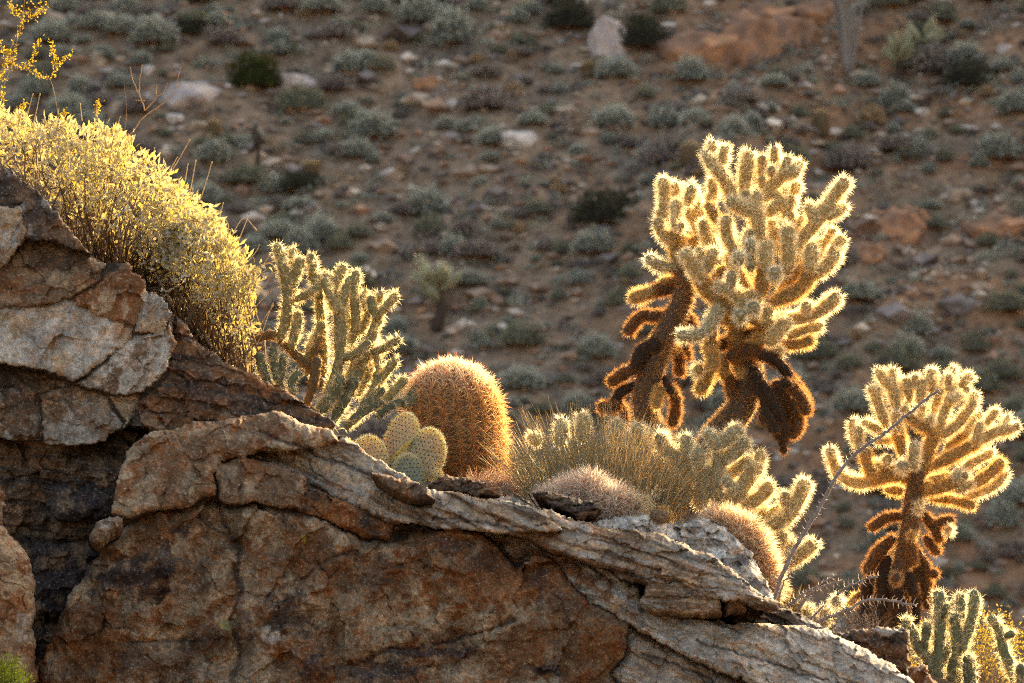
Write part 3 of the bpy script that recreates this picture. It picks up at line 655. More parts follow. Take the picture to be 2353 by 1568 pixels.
# the big front boulder
rock('front_boulder', 'huge rust-stained tan boulder filling the foreground with a long crack', 18.35, [
    piece([(252, 1178), (260, 1120), (288, 1034), (345, 992), (470, 968), (600, 950), (640, 948), (690, 964), (748, 985), (778, 1012), (720, 1030), (600, 1036), (520, 1050), (492, 1085), (496, 1140), (440, 1162), (340, 1180), (300, 1192)], 30, .02, .75, 30, 44, 10, .2, 70, cols=(BROWN, TANC, RUSTC), mixs=(70, 0)),
    piece([(494, 1066), (560, 1040), (640, 1066), (705, 1098), (690, 1166), (600, 1158), (502, 1150)], 34, 0, .5, 12, 18, 12, .28, 50, cols=(RUSTC, BROWN, TANC)),
    piece([(672, 1100), (762, 1138), (830, 1168), (905, 1200), (896, 1240), (830, 1236), (742, 1196), (684, 1170)], 52, 0, .35, 18, 36, 9, .25, 40, cols=(RUSTC, RUSTC, DARK)),
    piece([(520, 1046), (620, 1026), (740, 1016), (790, 1000), (860, 1050), (935, 1092), (1010, 1128), (1150, 1146), (1260, 1178), (1300, 1215), (1180, 1226), (1090, 1222), (1000, 1214), (905, 1204), (830, 1168), (762, 1138), (690, 1094), (600, 1052)], 4, .1, .95, 14, 26, 8, .2, 46, (24, 44, 7), cols=(GREYC, TANC, BROWN)),
    piece([(70, 1640), (92, 1530), (132, 1430), (172, 1340), (238, 1256), (300, 1200), (400, 1172), (496, 1156), (600, 1164), (690, 1172), (742, 1198), (830, 1240), (905, 1246), (960, 1222), (1040, 1216), (1100, 1228), (1150, 1268), (1180, 1300), (1212, 1290), (1240, 1276), (1272, 1292), (1330, 1362), (1400, 1412), (1444, 1436), (1436, 1500), (1400, 1545), (1470, 1640)], 74, .02, .2, 34, 46, 27, .27, 105, cols=(BROWN, TANC, RUSTC), crack=4, mixs=(90, -.1)),
    piece([(905, 1206), (1000, 1212), (1100, 1220), (1200, 1222), (1300, 1215), (1400, 1290), (1470, 1340), (1480, 1395), (1560, 1420), (1680, 1430), (1850, 1432), (1930, 1462), (2010, 1500), (2100, 1560), (2130, 1640), (1900, 1640), (1700, 1560), (1560, 1500), (1450, 1440), (1400, 1410), (1330, 1360), (1270, 1290), (1180, 1290), (1100, 1226)], 44, -.1, .85, 18, 30, 9, .22, 40, (27, 50, 7), cols=(PALEC, GREYC, TANC), crack=3),
    piece([(1444, 1440), (1560, 1502), (1700, 1562), (1850, 1640), (1470, 1640), (1404, 1546), (1440, 1500)], 74, -.1, .45, 22, 36, 9, .15, 80, (24, 60, 7), cols=(PALEC, GREYC, TANC)),
], stains=[(1180, 1330, 270, 95, RUSTC, .8), (1100, 1290, 70, 30, DARK, .5), (1290, 1390, 80, 36, DARK, .5), (470, 1480, 70, 50, DARK, .5), (240, 1400, 80, 50, DARK, .45), (880, 1290, 60, 36, DARK, .4), (610, 1210, 90, 24, TANC, .5), (1390, 1480, 60, 70, RUSTC, .85), (1000, 1240, 110, 40, RUSTC, .8), (300, 1320, 90, 36, VARN, .85), (390, 1290, 26, 60, VARN, .7), (420, 1215, 36, 18, VARN, .7),
             (700, 1400, 30, 70, VARN, .6), (640, 1430, 40, 36, VARN, .75), (720, 1530, 46, 36, VARN, .8), (830, 1545, 40, 30, VARN, .75), (548, 1300, 9, 90, DARK, .7), (560, 1450, 30, 90, VARN, .5), (700, 1300, 120, 40, RUSTC, .5), (1000, 1500, 170, 14, VARN, .8), (860, 1330, 60, 20, VARN, .5), (1250, 1540, 70, 16, VARN, .8), (1330, 1550, 60, 24, RUSTC, .8), (620, 1470, 26, 40, PALEC, .8),
             (860, 1400, 110, 60, TANC, .5), (950, 1310, 80, 24, RUSTC, .6), (380, 1090, 90, 50, RUSTC, .6), (330, 1120, 40, 40, TANC, .6), (1240, 1330, 40, 26, VARN, .6), (300, 1330, 130, 60, VARN, .75), (660, 1390, 60, 46, VARN, .7), (1040, 1260, 60, 26, VARN, .6), (760, 1400, 90, 60, TANC, .7), (950, 1430, 110, 50, TANC, .6), (450, 1250, 60, 40, TANC, .7), (360, 1520, 120, 60, DARK, .6), (200, 1500, 60, 60, RUSTC, .6), (900, 1540, 60, 30, VARN, .7), (1180, 1500, 90, 30, RUSTC, .7), (250, 1450, 60, 70, RUSTC, .5), (430, 1390, 60, 70, TANC, .4),
             (700, 1236, 5, 12, (.30, .30, .06), .9), (520, 1440, 16, 22, (.24, .25, .10), .6)],
     seed=5, floor=(-40, 16, 34), thick=.5, grooves=[(9, 20, [(500, 1160), (520, 1215), (548, 1262), (541, 1300), (556, 1345), (536, 1392), (528, 1436), (552, 1500), (534, 1560), (545, 1640)]), (7, 20, [(780, 1535), (850, 1505), (1000, 1478), (1080, 1462), (1180, 1425)]), (6, 14, [(690, 1330), (740, 1290), (820, 1270)]),
         (7, 16, [(300, 1478), (400, 1470), (520, 1468)]), (5, 12, [(880, 1300), (960, 1290), (1010, 1310)]), (6, 14, [(1000, 1190), (1120, 1196), (1300, 1262), (1400, 1330)]), (5, 12, [(1240, 1236), (1400, 1300), (1500, 1370), (1700, 1450)]), (6, 14, [(600, 990), (660, 1010), (760, 1060), (850, 1085)]), (5, 12, [(1600, 1470), (1750, 1520), (1900, 1560)]), (5, 10, [(1480, 1500), (1640, 1560)])])
rock('wedged_stone', 'small tan stone wedged left of the long crack', 18.15, [
    piece([(203, 1236), (222, 1192), (282, 1184), (288, 1214), (250, 1236), (222, 1250)], 0, 0, .2, 22, 40, 5, .2, 30, cols=(TANC, BROWN, GREYC))], seed=6, thick=.15)
# layered slabs on the right
rock('layered_slab', 'long grey layered slab sloping down to the right beneath the spiny mounds', 18.3, [
    piece([(1085, 1150), (1190, 1138), (1270, 1180), (1370, 1204), (1460, 1216), (1570, 1240), (1650, 1282), (1735, 1345), (1800, 1386), (1790, 1404), (1700, 1384), (1620, 1368), (1560, 1336), (1460, 1322), (1360, 1294), (1260, 1268), (1180, 1228)], 60, 0, .8, 20, 30, 9, .22, 50, (17, 30, 8), cols=(GREYC, BROWN, TANC), crack=4),
    piece([(1380, 1290), (1470, 1318), (1560, 1336), (1500, 1344), (1420, 1330)], 64, 0, .6, 12, 20, 7, .2, 30, (15, 20, 8), cols=(BROWN, GREYC, DARK)),
    piece([(1340, 1270), (1375, 1266), (1455, 1300), (1440, 1308), (1370, 1300)], 74, 0, .5, 10, 20, 5, .2, 30, cols=(BROWN, GREYC, TANC))], seed=7, thick=.45)
rock('slate_stone', 'flat-faced grey slate block tucked under the layered slab', 18.2, [
    piece([(1466, 1384), (1488, 1336), (1580, 1334), (1652, 1340), (1662, 1412), (1560, 1412), (1482, 1398)], 20, 0, .3, 12, 30, 5, .14, 60, (4, 22, 5), cols=(GREYC, BROWN, TANC)),
    piece([(1664, 1350), (1700, 1356), (1720, 1400), (1668, 1410)], 0, 0, .3, 14, 30, 7, .2, 30, cols=(BROWN, GREYC, DARK))], seed=8, thick=.2)
rock('quartz_rock', 'white and black speckled quartz rock behind the layered slab', 18.6, [
    piece([(1345, 1200), (1420, 1180), (1500, 1182), (1560, 1206), (1612, 1186), (1660, 1208), (1706, 1246), (1742, 1300), (1768, 1345), (1786, 1384), (1700, 1360), (1560, 1300), (1400, 1240)], 20, -.1, .7, 26, 44, 13, .36, 34, cols=(PALEC, (.62, .58, .52), GREYC), mixs=(30, 0))],
     stains=[(1690, 1290, 60, 24, VARN, .75), (1640, 1250, 40, 14, DARK, .7), (1740, 1340, 26, 40, VARN, .7), (1570, 1215, 40, 12, BROWN, .7)], seed=9, thick=.35)
rock('dark_flat_stone', 'dark brown flat stone lying at the foot of the barrel cactus', 18.6, [
    piece([(980, 1112), (1010, 1096), (1070, 1092), (1120, 1106), (1152, 1118), (1164, 1140), (1100, 1146), (1010, 1132)], 0, 0, .5, 16, 30, 7, .3, 30, cols=(DARK, BROWN, RUSTC))], seed=10, thick=.2)
rock('dark_wedge_stone', 'dark wedge stone with rusty end below the prickly pear', 18.15, [
    piece([(838, 1086), (930, 1092), (985, 1120), (1006, 1148), (960, 1152), (900, 1126)], 0, 0, .6, 14, 30, 6, .3, 34, cols=(DARK, BROWN, RUSTC))], seed=11, thick=.2)
rock('dark_crumbly_stone', 'dark crumbly stone in front of the left pinkish spiny mound', 18.5, [
    piece([(1212, 1128), (1262, 1130), (1330, 1142), (1376, 1142), (1384, 1172), (1330, 1192), (1268, 1168)], 0, 0, .6, 14, 30, 10, .35, 26, (-8, 18, 7), cols=(DARK, DARK, BROWN))], seed=12, thick=.2)
rock('ledge_stone', 'dark brown ledge at the tip of the layered slab above the pale slope', 18.42, [
    piece([(1640, 1362), (1740, 1380), (1800, 1396), (1850, 1412), (1900, 1440), (1925, 1466), (1860, 1474), (1740, 1446), (1650, 1416)], 10, 0, .6, 18, 34, 12, .3, 40, (20, 18, 7), cols=(BROWN, DARK, GREYC))], seed=14, thick=.25)
rock('rust_block', 'rust-brown block with a lichened grey top at the lower right', 18.5, [
    piece([(1890, 1462), (1950, 1446), (2040, 1436), (2092, 1450), (2090, 1520), (2084, 1550), (2030, 1536), (1960, 1500)], 20, .1, .4, 14, 30, 8, .25, 40, cols=(RUSTC, DARK, BROWN)),
    piece([(2076, 1530), (2130, 1522), (2150, 1560), (2170, 1640), (2100, 1640), (2060, 1560)], 10, 0, .5, 16, 30, 8, .25, 34, cols=(TANC, PALEC, RUSTC))],
     stains=[(2040, 1446, 60, 16, GREYC, .9), (2020, 1500, 60, 20, RUSTC, .7)], seed=13, thick=.35)

# ------------------------------------------------------------------ cacti of spiny joints
K1 = 2352.0 / 3374.0
def zone(x0, y0, s): return lambda x, y: ((x0 + x / s) * K1, (y0 + y / s) * K1), K1 / s
KIND = dict(
    L=dict(body=(.31, .215, .085), sp=(.97, .89, .68), L=.025, W=.00125, dens=100000, spread=.52),
    G=dict(body=(.24, .20, .11), sp=(.94, .90, .75), L=.025, W=.00125, dens=90000, spread=.52),
    M=dict(body=(.20, .13, .05), sp=(.86, .64, .32), L=.023, W=.00105, dens=140000, spread=.62),
    D=dict(body=(.06, .032, .016), sp=(.46, .235, .088), L=.019, W=.0012, dens=130000, spread=.6),
    K=dict(body=(.022, .015, .010), sp=(.17, .085, .04), L=.0165, W=.0013, dens=95000, spread=.7),
    T=dict(body=(.07, .045, .028), sp=(.48, .31, .175), L=.020, W=.0015, dens=85000, spread=.8),
    B=dict(body=(.205, .17, .072), sp=(.93, .82, .56), L=.024, W=.0013, dens=50000, spread=.9),
    V=dict(body=(.12, .125, .068), sp=(.85, .77, .56), L=.027, W=.0014, dens=40000, spread=.95),
    W=dict(body=(.13, .08, .038), sp=(.45, .26, .11), L=.012, W=.0014, dens=30000, spread=.9))
def capsule(c, r, rv=None, knob=0.0):
    """rings along a rounded stem: centres, radii and cap tilt"""
    c = np.asarray(c); n = len(c); rr = np.broadcast_to(np.asarray(r, float), (n,)).copy()
    T0 = c[0] - c[1]; T0 /= np.linalg.norm(T0); T1 = c[-1] - c[-2]; T1 /= np.linalg.norm(T1)
    a = np.array([1.35, .95, .5]); 
    pre = c[0] + T0 * (rr[0] * np.sin(a))[:, None]; post = c[-1] + T1 * (rr[-1] * np.sin(a[::-1]))[:, None]
    C = np.concatenate([pre, c, post]); R = np.concatenate([rr[0] * np.cos(a), rr, rr[-1] * np.cos(a[::-1])])
    A = np.concatenate([-a, np.zeros(n), a[::-1]]); return C, R, A
def spiny(root, name, pts, r, kind, taper=(1, 1), label=None, dens=1.0, waist=True, seg=12):
    k = KIND[kind]; L = np.linalg.norm(np.diff(pts, axis=0), axis=1).sum()
    n = max(5, min(26, int(L / (r * .55)))); c = smooth_path(pts, n); t = np.linspace(0, 1, n)
    rad = r * (taper[0] + (taper[1] - taper[0]) * t)
    if waist: rad = rad * (1 - .16 * np.exp(-(t / .16) ** 2) + .05 * np.sin(t * 9 + r * 4000))
    C, R, A = capsule(c, rad); T, N, B = frames(C); mb = MB()
    m = len(C); th = np.linspace(0, 2 * np.pi, seg, endpoint=False)
    ph = (np.arange(m) % 2)[:, None] * (np.pi / seg); tt = th[None] + ph
    bump = 1 + (.13 if kind in 'BVW' else .07) * RNG.normal(size=(m, seg)).clip(-1.5, 1.5)
    ring = C[:, None] + (R[:, None] * bump)[..., None] * (np.cos(tt)[..., None] * N[:, None] + np.sin(tt)[..., None] * B[:, None])
    i = np.arange(m - 1)[:, None] * seg; j = np.arange(seg)[None]; kk = (j + 1) % seg
    q = np.stack([i + j, i + kk, i + seg + kk, i + seg + j], -1).reshape(-1, 4)
    t1 = [[m * seg, (x + 1) % seg, x] for x in range(seg)]; o = (m - 1) * seg; t2 = [[m * seg + 1, o + x, o + (x + 1) % seg] for x in range(seg)]
    bc = np.array(k['body']) * RNG.uniform(.85, 1.15)
    mb.add(np.concatenate([ring.reshape(-1, 3), C[:1], C[-1:]]), q, np.array(t1 + t2), 0, bc)
    # spines in clusters on the areoles
    ds = np.linalg.norm(np.diff(C, axis=0), axis=1); area = 2 * np.pi * ((R[1:] + R[:-1]) / 2) * (ds + .0008); tot = area.sum()
    per = 9 if kind in 'BV' else 6
    na = max(6, int(tot * k['dens'] * dens / per)); cum = np.concatenate([[0], np.cumsum(area) / tot])
    f = np.interp(RNG.random(na), cum, np.arange(m)); a = RNG.uniform(0, 2 * np.pi, na)
    fi = np.clip(f.astype(int), 0, m - 2); fr = (f - fi)[:, None]
    ip = lambda Q: Q[fi] * (1 - fr) + Q[fi + 1] * fr
    Cc, Nn, Bb, Tt = ip(C), ip(N), ip(B), ip(T); Rr = R[fi] * (1 - fr[:, 0]) + R[fi + 1] * fr[:, 0]; Aa = A[fi] * (1 - fr[:, 0]) + A[fi + 1] * fr[:, 0]
    radl = np.cos(a)[:, None] * Nn + np.sin(a)[:, None] * Bb
    nrm = radl * np.cos(Aa)[:, None] + Tt * np.sin(Aa)[:, None]; p = Cc + radl * Rr[:, None] * .97
    p = np.repeat(p, per, 0); nrm = np.repeat(nrm, per, 0); tg = np.repeat(Tt, per, 0); K = len(p)
    d = nrm + RNG.normal(size=(K, 3)) * k['spread'] + tg * .15
    d = np.where(((d * nrm).sum(1) < .1)[:, None], d + nrm * .8, d)
    col = np.array(k['sp']) * RNG.uniform(.75, 1.15, (K, 1)) * np.array([1, 1, 1]) 
    p = p + RNG.normal(size=(K, 3)) * .0012
    spikes(mb, p, d, k['L'] * RNG.uniform(.5, 1.2, K), k['W'], 1, col)
    ob = obj(name, mb, [M_FLESH, M_SPINE], root)
    if label: ob['label'] = label
    return ob
def joints(root, z, d0, text, name='joint', dens=1.0):
    """lines: kind radius depth | x y x y ... (zone pixels)"""
    tf, k = z
    for ln in text.strip().splitlines():
        if not ln.strip(): continue
        a, b = ln.split('|'); a = a.split(); kind, r, dz = a[0], float(a[1]), float(a[2]); nm = a[3] if len(a) > 3 else name
        xy = list(map(float, b.split())); pts = []
        m = len(xy) // 2; dd = float(a[4]) if len(a) > 4 else random.uniform(-.03, .03)
        for i in range(m):
            u, v = tf(xy[2 * i], xy[2 * i + 1]); pts.append(P(u, v, d0 + dz + dd * (i / max(1, m - 1))))
        if m == 1: pts = [pts[0] + np.array([0, .03, -.012]), pts[0]]      # a stub pointing at the viewer
        spiny(root, nm, np.array(pts), r * k * PX(d0) * (.76 if kind == 'K' else .86 if kind in 'LGM' else .92), kind, dens=dens, taper=(1.1, .92) if nm == 'trunk' else (1, 1))
Z1 = zone(1900, 400, 2.351); Z2 = zone(1900, 900, 2.351); Z3 = zone(2500, 1100, 2.69); Z5 = zone(2500, 1666, 2.69); Z4 = zone(1600, 1300, 2.139); Z6 = zone(800, 750, 2.613)
def foot(u, d):
    x = (u - 1176) / FPX * d; y = P(u, 900, d)[1]; return (x, float(y), float(ground(x, y)))

# tall cholla, left trunk
T1 = empty('teddy_bear_cholla', foot(1490, 19.35), 'tall cholla on the left with a shaggy brown trunk and short dead arms', 'cactus', 'tall chollas side by side on the ridge')
joints(T1, Z2, 19.35, """
T 95 0 trunk | 700 1420 640 1260 545 1120 530 960 580 760 650 560 740 380 830 200 860 20
D 48 0 joint | 840 130 690 120 560 150
M 55 -.02 joint | 560 150 450 190
D 46 0 joint | 720 320 600 330 500 330 410 440
K 72 -.05 joint | 610 560 520 590 470 700
D 48 -.03 joint | 500 720 380 770 280 835
K 50 0 joint | 460 860 340 920 290 1010
D 46 0 joint | 330 1010 280 1040 205 1040
D 36 .02 joint | 330 1010 365 1060 370 1160
M 42 0 joint | 750 480 755 600
D 42 .03 joint | 770 560 800 690 800 760
D 40 .05 joint | 840 550 850 650
K 46 -.04 joint | 690 820 730 900
D 44 -.03 joint | 730 880 775 1000 755 1120 750 1150
M 46 -.06 joint | 640 900 620 1010
D 50 .02 joint | 860 330 900 420
M 40 .04 joint | 700 60 680 75
""")
joints(T1, Z1, 19.35, """
M 70 0 trunk | 860 1240 800 1100 780 1000 775 880
L 50 0 | 680 720 680 600 680 470
L 44 .05 | 760 560 760 500
L 48 -.05 | 870 620 890 530
L 46 -.08 | 770 800 775 640
L 42 .02 | 690 770 650 710
L 50 -.02 | 710 920 660 850 635 790
L 30 -.12 | 810 800
M 48 .03 | 790 1010 880 960 960 900
L 46 .05 | 960 870 910 780 880 690
L 55 .06 | 950 700 910 600 880 510
G 48 -.03 | 740 1130 650 1120 570 1070
M 46 0 | 840 1150 740 1130
M 50 .02 | 850 1210 750 1240 680 1250
M 45 .05 | 830 900 870 1010
L 42 .06 | 960 1000 1000 1060
""")
# tall cholla, right trunk
T2 = empty('teddy_bear_cholla', foot(1690, 19.2), 'tallest cholla with a wide golden crown and a black dead clump hanging at right', 'cactus', 'tall chollas side by side on the ridge')
joints(T2, Z2, 19.2, """
T 105 .05 trunk | 960 1420 1080 1260 1260 1060 1340 900 1350 760 1290 620
M 80 .05 trunk | 1290 660 1240 520 1250 380 1290 230
D 55 0 joint | 1200 640 1330 590 1480 640
K 52 -.04 joint | 1470 640 1560 690 1640 780
M 60 .06 joint | 1250 660 1300 760
K 75 0 joint | 1380 760 1420 900
K 70 -.03 joint | 1440 860 1480 980 1470 1130
D 74 .02 joint | 1560 880 1600 1020 1600 1160
K 80 -.05 joint | 1500 980 1560 1130 1590 1250
D 48 -.02 joint | 1660 860 1740 960 1780 1060
D 50 .03 joint | 1640 800 1720 900 1770 1000
D 52 0 joint | 1690 1020 1720 1150 1680 1240
K 40 -.03 joint | 1590 1240 1605 1370
K 44 -.06 joint | 1640 850 1600 850
K 52 .04 joint | 1330 850 1260 880
K 60 .05 joint | 1640 1080 1650 1230
D 40 .06 joint | 1700 1000 1740 1090
K 60 -.06 joint | 1460 1050 1530 1200
M 55 .03 joint | 1070 660 1020 770 970 900
L 42 -.02 joint | 940 740
M 48 .04 joint | 1130 660 1150 790
D 50 .06 joint | 1180 790 1210 930
M 52 .02 joint | 1050 450 1030 590
M 50 -.03 joint | 1040 600 1060 700
D 46 .05 joint | 1100 560 1220 520
L 50 -.05 joint | 1480 400 1480 300
L 58 -.08 joint | 1500 530 1560 460 1610 390
M 55 -.02 joint | 1480 480 1410 520 1350 560
L 50 -.02 joint | 1560 600
M 55 0 joint | 1300 300 1450 380 1560 380
L 52 0 joint | 1560 350 1700 350 1830 320
L 56 0 joint | 1810 330 1920 270 2010 190
L 42 .03 joint | 1660 480 1780 430 1880 410
M 45 .05 joint | 1600 540 1700 550 1810 520
G 56 -.08 joint | 1000 440 1050 370 1090 280
G 52 -.1 joint | 960 470 880 490 820 480
M 55 .02 joint | 1280 380 1160 350 1080 330
D 60 .04 joint | 1320 480 1420 460 1490 440
""")
joints(T2, Z1, 19.2, """
L 55 .08 | 1210 600 1160 480 1110 390
L 48 .05 | 1080 380 1040 320 1010 260
L 44 .08 | 1130 320 1150 215
L 44 .12 | 1050 240 1050 175
L 56 .1 | 1300 560 1310 400 1330 260
L 46 .12 | 1440 420 1440 300
L 56 .08 | 1470 580 1520 490 1590 430
L 50 .06 | 1580 430 1630 400 1690 390
L 40 .1 | 1540 360 1535 225
L 44 .06 | 1600 400 1640 300
L 46 .06 | 1660 420 1720 340
L 34 0 | 1510 370
L 38 .1 | 1440 500 1440 450
L 44 .12 | 1690 560 1700 490
L 46 .1 | 1030 660 1055 560 1060 470
M 44 .02 | 1100 780 1060 710 1030 660
L 58 0 | 1420 860 1400 760 1380 680
L 58 -.02 | 1370 710 1290 670 1210 630
L 44 .04 | 1350 660 1310 570
L 44 0 | 1390 690 1400 580
L 52 .08 | 1650 830 1650 730 1600 640
L 42 .06 | 1600 650 1550 570
L 40 .08 | 1670 650 1670 600
L 46 .06 | 1490 710 1540 660
L 42 .08 | 1520 860 1520 780
L 56 .05 | 1690 1010 1760 900 1860 780 1920 680
L 58 .05 | 1930 680 1990 590 2070 480
L 48 .03 | 1960 730 2060 670
L 50 .02 | 1850 780 1810 670
L 42 .1 | 1720 860 1745 760
L 36 .08 | 1920 640
L 52 .05 | 1990 1000 2050 920
L 42 .1 | 1950 920 1980 860
L 56 -.05 | 1820 1130 1815 1060 1820 980
M 62 -.03 | 1540 1390 1680 1330 1780 1240 1810 1130
L 58 0 | 1850 1190 1940 1120 2000 1040
M 50 .05 | 1650 1210 1700 1180 1760 1140
L 46 -.05 | 1780 1430
L 54 -.1 | 1460 1100 1470 970
G 46 -.1 | 1345 1010 1345 950
G 52 -.16 | 1255 1050
L 58 -.04 | 1630 1150 1640 1000 1640 860
L 36 -.03 | 1620 830 1600 800
G 56 -.14 | 1540 1170
M 62 -.04 | 1430 1320 1440 1220 1460 1110
G 46 -.08 | 1350 1130 1340 1060
G 44 0 | 1310 960 1335 870
L 44 .02 | 1430 940 1420 860
L 48 -.02 | 1240 1060 1180 920 1160 860
L 52 -.02 | 1180 900 1160 840 1160 770
L 60 .04 | 1230 1200 1220 1120 1200 1040
M 60 .02 | 1380 1400 1300 1270 1250 1170
M 64 -.03 | 1240 1470 1110 1390 1000 1290 960 1220
L 58 -.06 | 960 1210 900 1120 850 1040
L 42 0 | 960 1090 950 1010
L 50 -.03 | 990 1160 1030 1090 1060 1020
L 54 -.08 | 1300 1440 1250 1360 1190 1290
G 46 -.1 | 1190 1280 1130 1290 1100 1280
G 44 -.11 | 1200 1270 1200 1190
L 50 -.06 | 1400 1380 1330 1350
G 54 -.14 | 1370 1440
G 50 -.14 | 1270 1500
L 46 .1 | 1500 920 1550 860
L 50 .1 | 1700 1100 1730 1000 1750 940
L 46 .12 | 1560 1000 1560 900
L 46 .12 | 1000 980 1060 860 1080 800
L 50 .06 | 1080 1000 1010 880 990 800
L 46 .1 | 1860 1040 1900 950
M 60 .08 | 1330 1500 1330 1300 1320 1150
M 50 .05 | 1130 1150 1090 1200
M 55 .06 | 1600 1330 1640 1240
""")
# right-hand cholla
T3 = empty('teddy_bear_cholla', foot(2060, 20.2), 'cholla on the right with an umbrella crown crossed by a thorny wand', 'cactus')
joints(T3, Z3, 20.2, """
T 82 0 trunk | 1140 2620 1220 2250 1290 1950 1350 1650 1370 1450 1400 1270
M 60 0 | 1400 1290 1280 1260 1150 1260 1000 1300
L 58 0 | 1030 1290 900 1320 790 1290 690 1210
L 50 -.02 | 700 1210 660 1130 635 1040
M 58 -.03 | 1000 1260 960 1140 945 1060
L 46 -.04 | 890 1020 885 930 885 850
L 42 0 | 850 950 835 860 838 780
L 44 .03 | 1100 880 1030 830 950 795
L 42 .05 | 1060 945 1160 940
L 44 .02 | 1050 1150 1130 1190 1230 1200
L 44 -.04 | 1140 1110
G 58 -.1 | 1275 1170
G 55 -.1 | 1375 1160 1375 1080 1380 1000
M 60 .02 | 1390 1270 1300 1080 1250 930 1230 840
L 44 -.04 | 1220 850 1220 710
L 40 .03 | 1300 760 1300 670
L 52 .03 | 1240 700 1200 550 1185 420
L 42 .05 | 1190 440 1190 330
L 46 .03 | 1150 460 1100 400 1070 330
L 50 .02 | 1130 800 1070 660 1030 520
L 42 .0 | 1050 500 1000 490
M 60 0 | 1450 1230 1500 1050 1560 880
M 48 -.02 | 1550 880 1450 820 1340 740
L 48 .02 | 1580 880 1640 720 1690 580
L 50 .03 | 1640 890 1760 800 1850 690
L 48 .03 | 1860 690 1905 620 1915 550
L 42 0 | 1710 590 1790 540
L 42 -.05 | 1520 760
L 44 .06 | 1340 580 1325 500 1310 420
L 40 .08 | 1385 470 1390 390
L 48 .04 | 1430 590 1450 440
L 52 .08 | 1530 480 1535 340
L 38 .06 | 1510 390
L 40 .06 | 1680 480 1690 380
L 40 .1 | 1720 360 1720 320
L 46 .08 | 1800 450 1870 375
L 36 .04 | 1700 560 1715 470
L 44 .09 | 1560 680 1610 520
L 40 .08 | 1840 500
L 44 .08 | 1430 800 1450 650
L 42 .1 | 1260 560 1290 430
L 44 .1 | 1620 620 1640 400
M 58 .02 | 1560 1160 1740 1070 1940 960
L 54 .02 | 1930 960 2080 880 2220 840
L 40 .02 | 2220 850 2290 820
L 42 0 | 1920 950 1960 810
L 46 .06 | 1850 870 1950 720
L 42 .05 | 2030 780 2100 690
L 38 .04 | 2190 800 2220 740
M 44 .08 | 1680 1000 1800 910 1880 850
L 44 .04 | 1780 1230 1900 1140 2050 1060
M 54 .02 | 1880 1340 2020 1260 2140 1150
L 46 .06 | 1880 1430 2080 1350 2180 1240
M 60 -.02 | 1460 1390 1650 1350 1760 1300
G 42 -.05 | 1750 1280 1770 1220
G 36 -.04 | 1830 1250
L 44 -.04 | 1770 1380 1870 1330
M 46 .04 | 1520 1300 1680 1270
M 46 .05 | 1540 1450 1730 1470 1880 1520
M 30 -.05 | 1490 1330
M 44 .05 | 1150 1380 1260 1390
L 48 -.07 | 1410 1560 1420 1500
""")
joints(T3, Z5, 20.2, """
D 44 0 | 1260 90 1140 105 1010 190
D 46 0 | 1470 80 1540 170 1600 280
D 46 .03 | 1590 150 1690 130
L 34 -.02 | 1690 210
D 42 .03 | 1490 290 1530 350 1575 400
D 58 0 | 1180 300 1060 420 980 560
M 38 -.07 | 1355 260
D 52 -.04 | 1330 300 1350 400 1360 490
D 44 .03 | 1400 400 1450 480 1500 560
T 50 -.12 | 1220 640
K 70 0 | 1140 480 1100 600 1090 760
K 75 .02 | 1290 520 1290 720 1280 900
D 58 .02 | 1450 560 1480 660 1490 770
D 40 0 | 1530 600 1560 600
K 76 .03 | 990 640 960 780 960 900
M 32 .06 | 890 780 820 860
K 85 -.02 | 1090 780 1070 920 1040 1060
K 85 -.04 | 1230 800 1260 960 1280 1070
K 52 0 | 1390 800 1400 950 1410 1090
K 32 .03 | 1460 830 1500 900
K 65 0 | 950 900 900 1010 890 1090
K 60 -.03 | 1340 620 1370 760
D 44 .04 | 1400 560 1430 640
""")
# low cholla between the grassy clump and the quartz rock
T4 = empty('teddy_bear_cholla', foot(1640, 19.0), 'low spreading cholla with pale green joints behind the grassy clump', 'cactus')
joints(T4, Z4, 19.05, """
G 52 .12 | 530 330 535 270 540 205
G 52 .12 | 680 300 682 230 685 165
G 46 .14 | 360 330 340 300
G 50 .12 | 920 330 925 215
G 50 .1 | 1070 330 1070 245
G 48 .12 | 1200 350 1195 265
G 50 .08 | 1260 400 1235 310
G 55 .06 | 1250 350 1330 440 1440 560
G 55 .05 | 1440 440 1410 320
G 50 0 | 1505 500 1500 415
G 62 .02 trunk | 1520 760 1535 640 1540 530
G 64 .02 trunk | 1620 700 1640 560 1650 420
G 48 .0 | 1630 360 1570 280
G 58 0 | 1670 340 1770 255
G 56 .02 | 1690 460 1760 400 1820 350
L 46 .06 | 1710 570 1840 470
L 46 .06 | 1920 530 1935 435
L 60 0 | 1790 690 1840 610 1900 520
G 40 -.03 | 1750 670 1700 610
L 60 .0 | 1680 790 1760 720 1800 690
L 54 .02 | 1840 780 1930 720 2000 650
M 46 .04 | 1640 740 1740 700
L 60 0 | 1990 940 2110 870 2190 760 2245 640
L 40 0 | 2105 760 2110 715
L 44 .05 | 1990 870 2070 805
L 48 .02 | 2040 1070 2095 1000
L 44 .02 | 2150 1110 2150 1040
L 54 .0 | 2080 1200 2200 1140 2300 1060
L 46 .05 | 1950 870 1960 800
L 55 .06 | 1900 900 1960 960 2060 1080
G 55 .06 | 1560 640 1590 500
G 50 .08 | 1400 700 1440 560
L 44 .06 | 1860 560 1900 500
""")
joints(T4, Z5, 19.0, """
M 44 0 | 240 840 240 770
L 44 0 | 430 970 440 910
L 54 .03 | 570 1080 600 930
G 52 -.02 | 690 860 695 840
L 44 .02 | 500 1080 480 1010
L 44 .03 | 330 960 340 900
""")
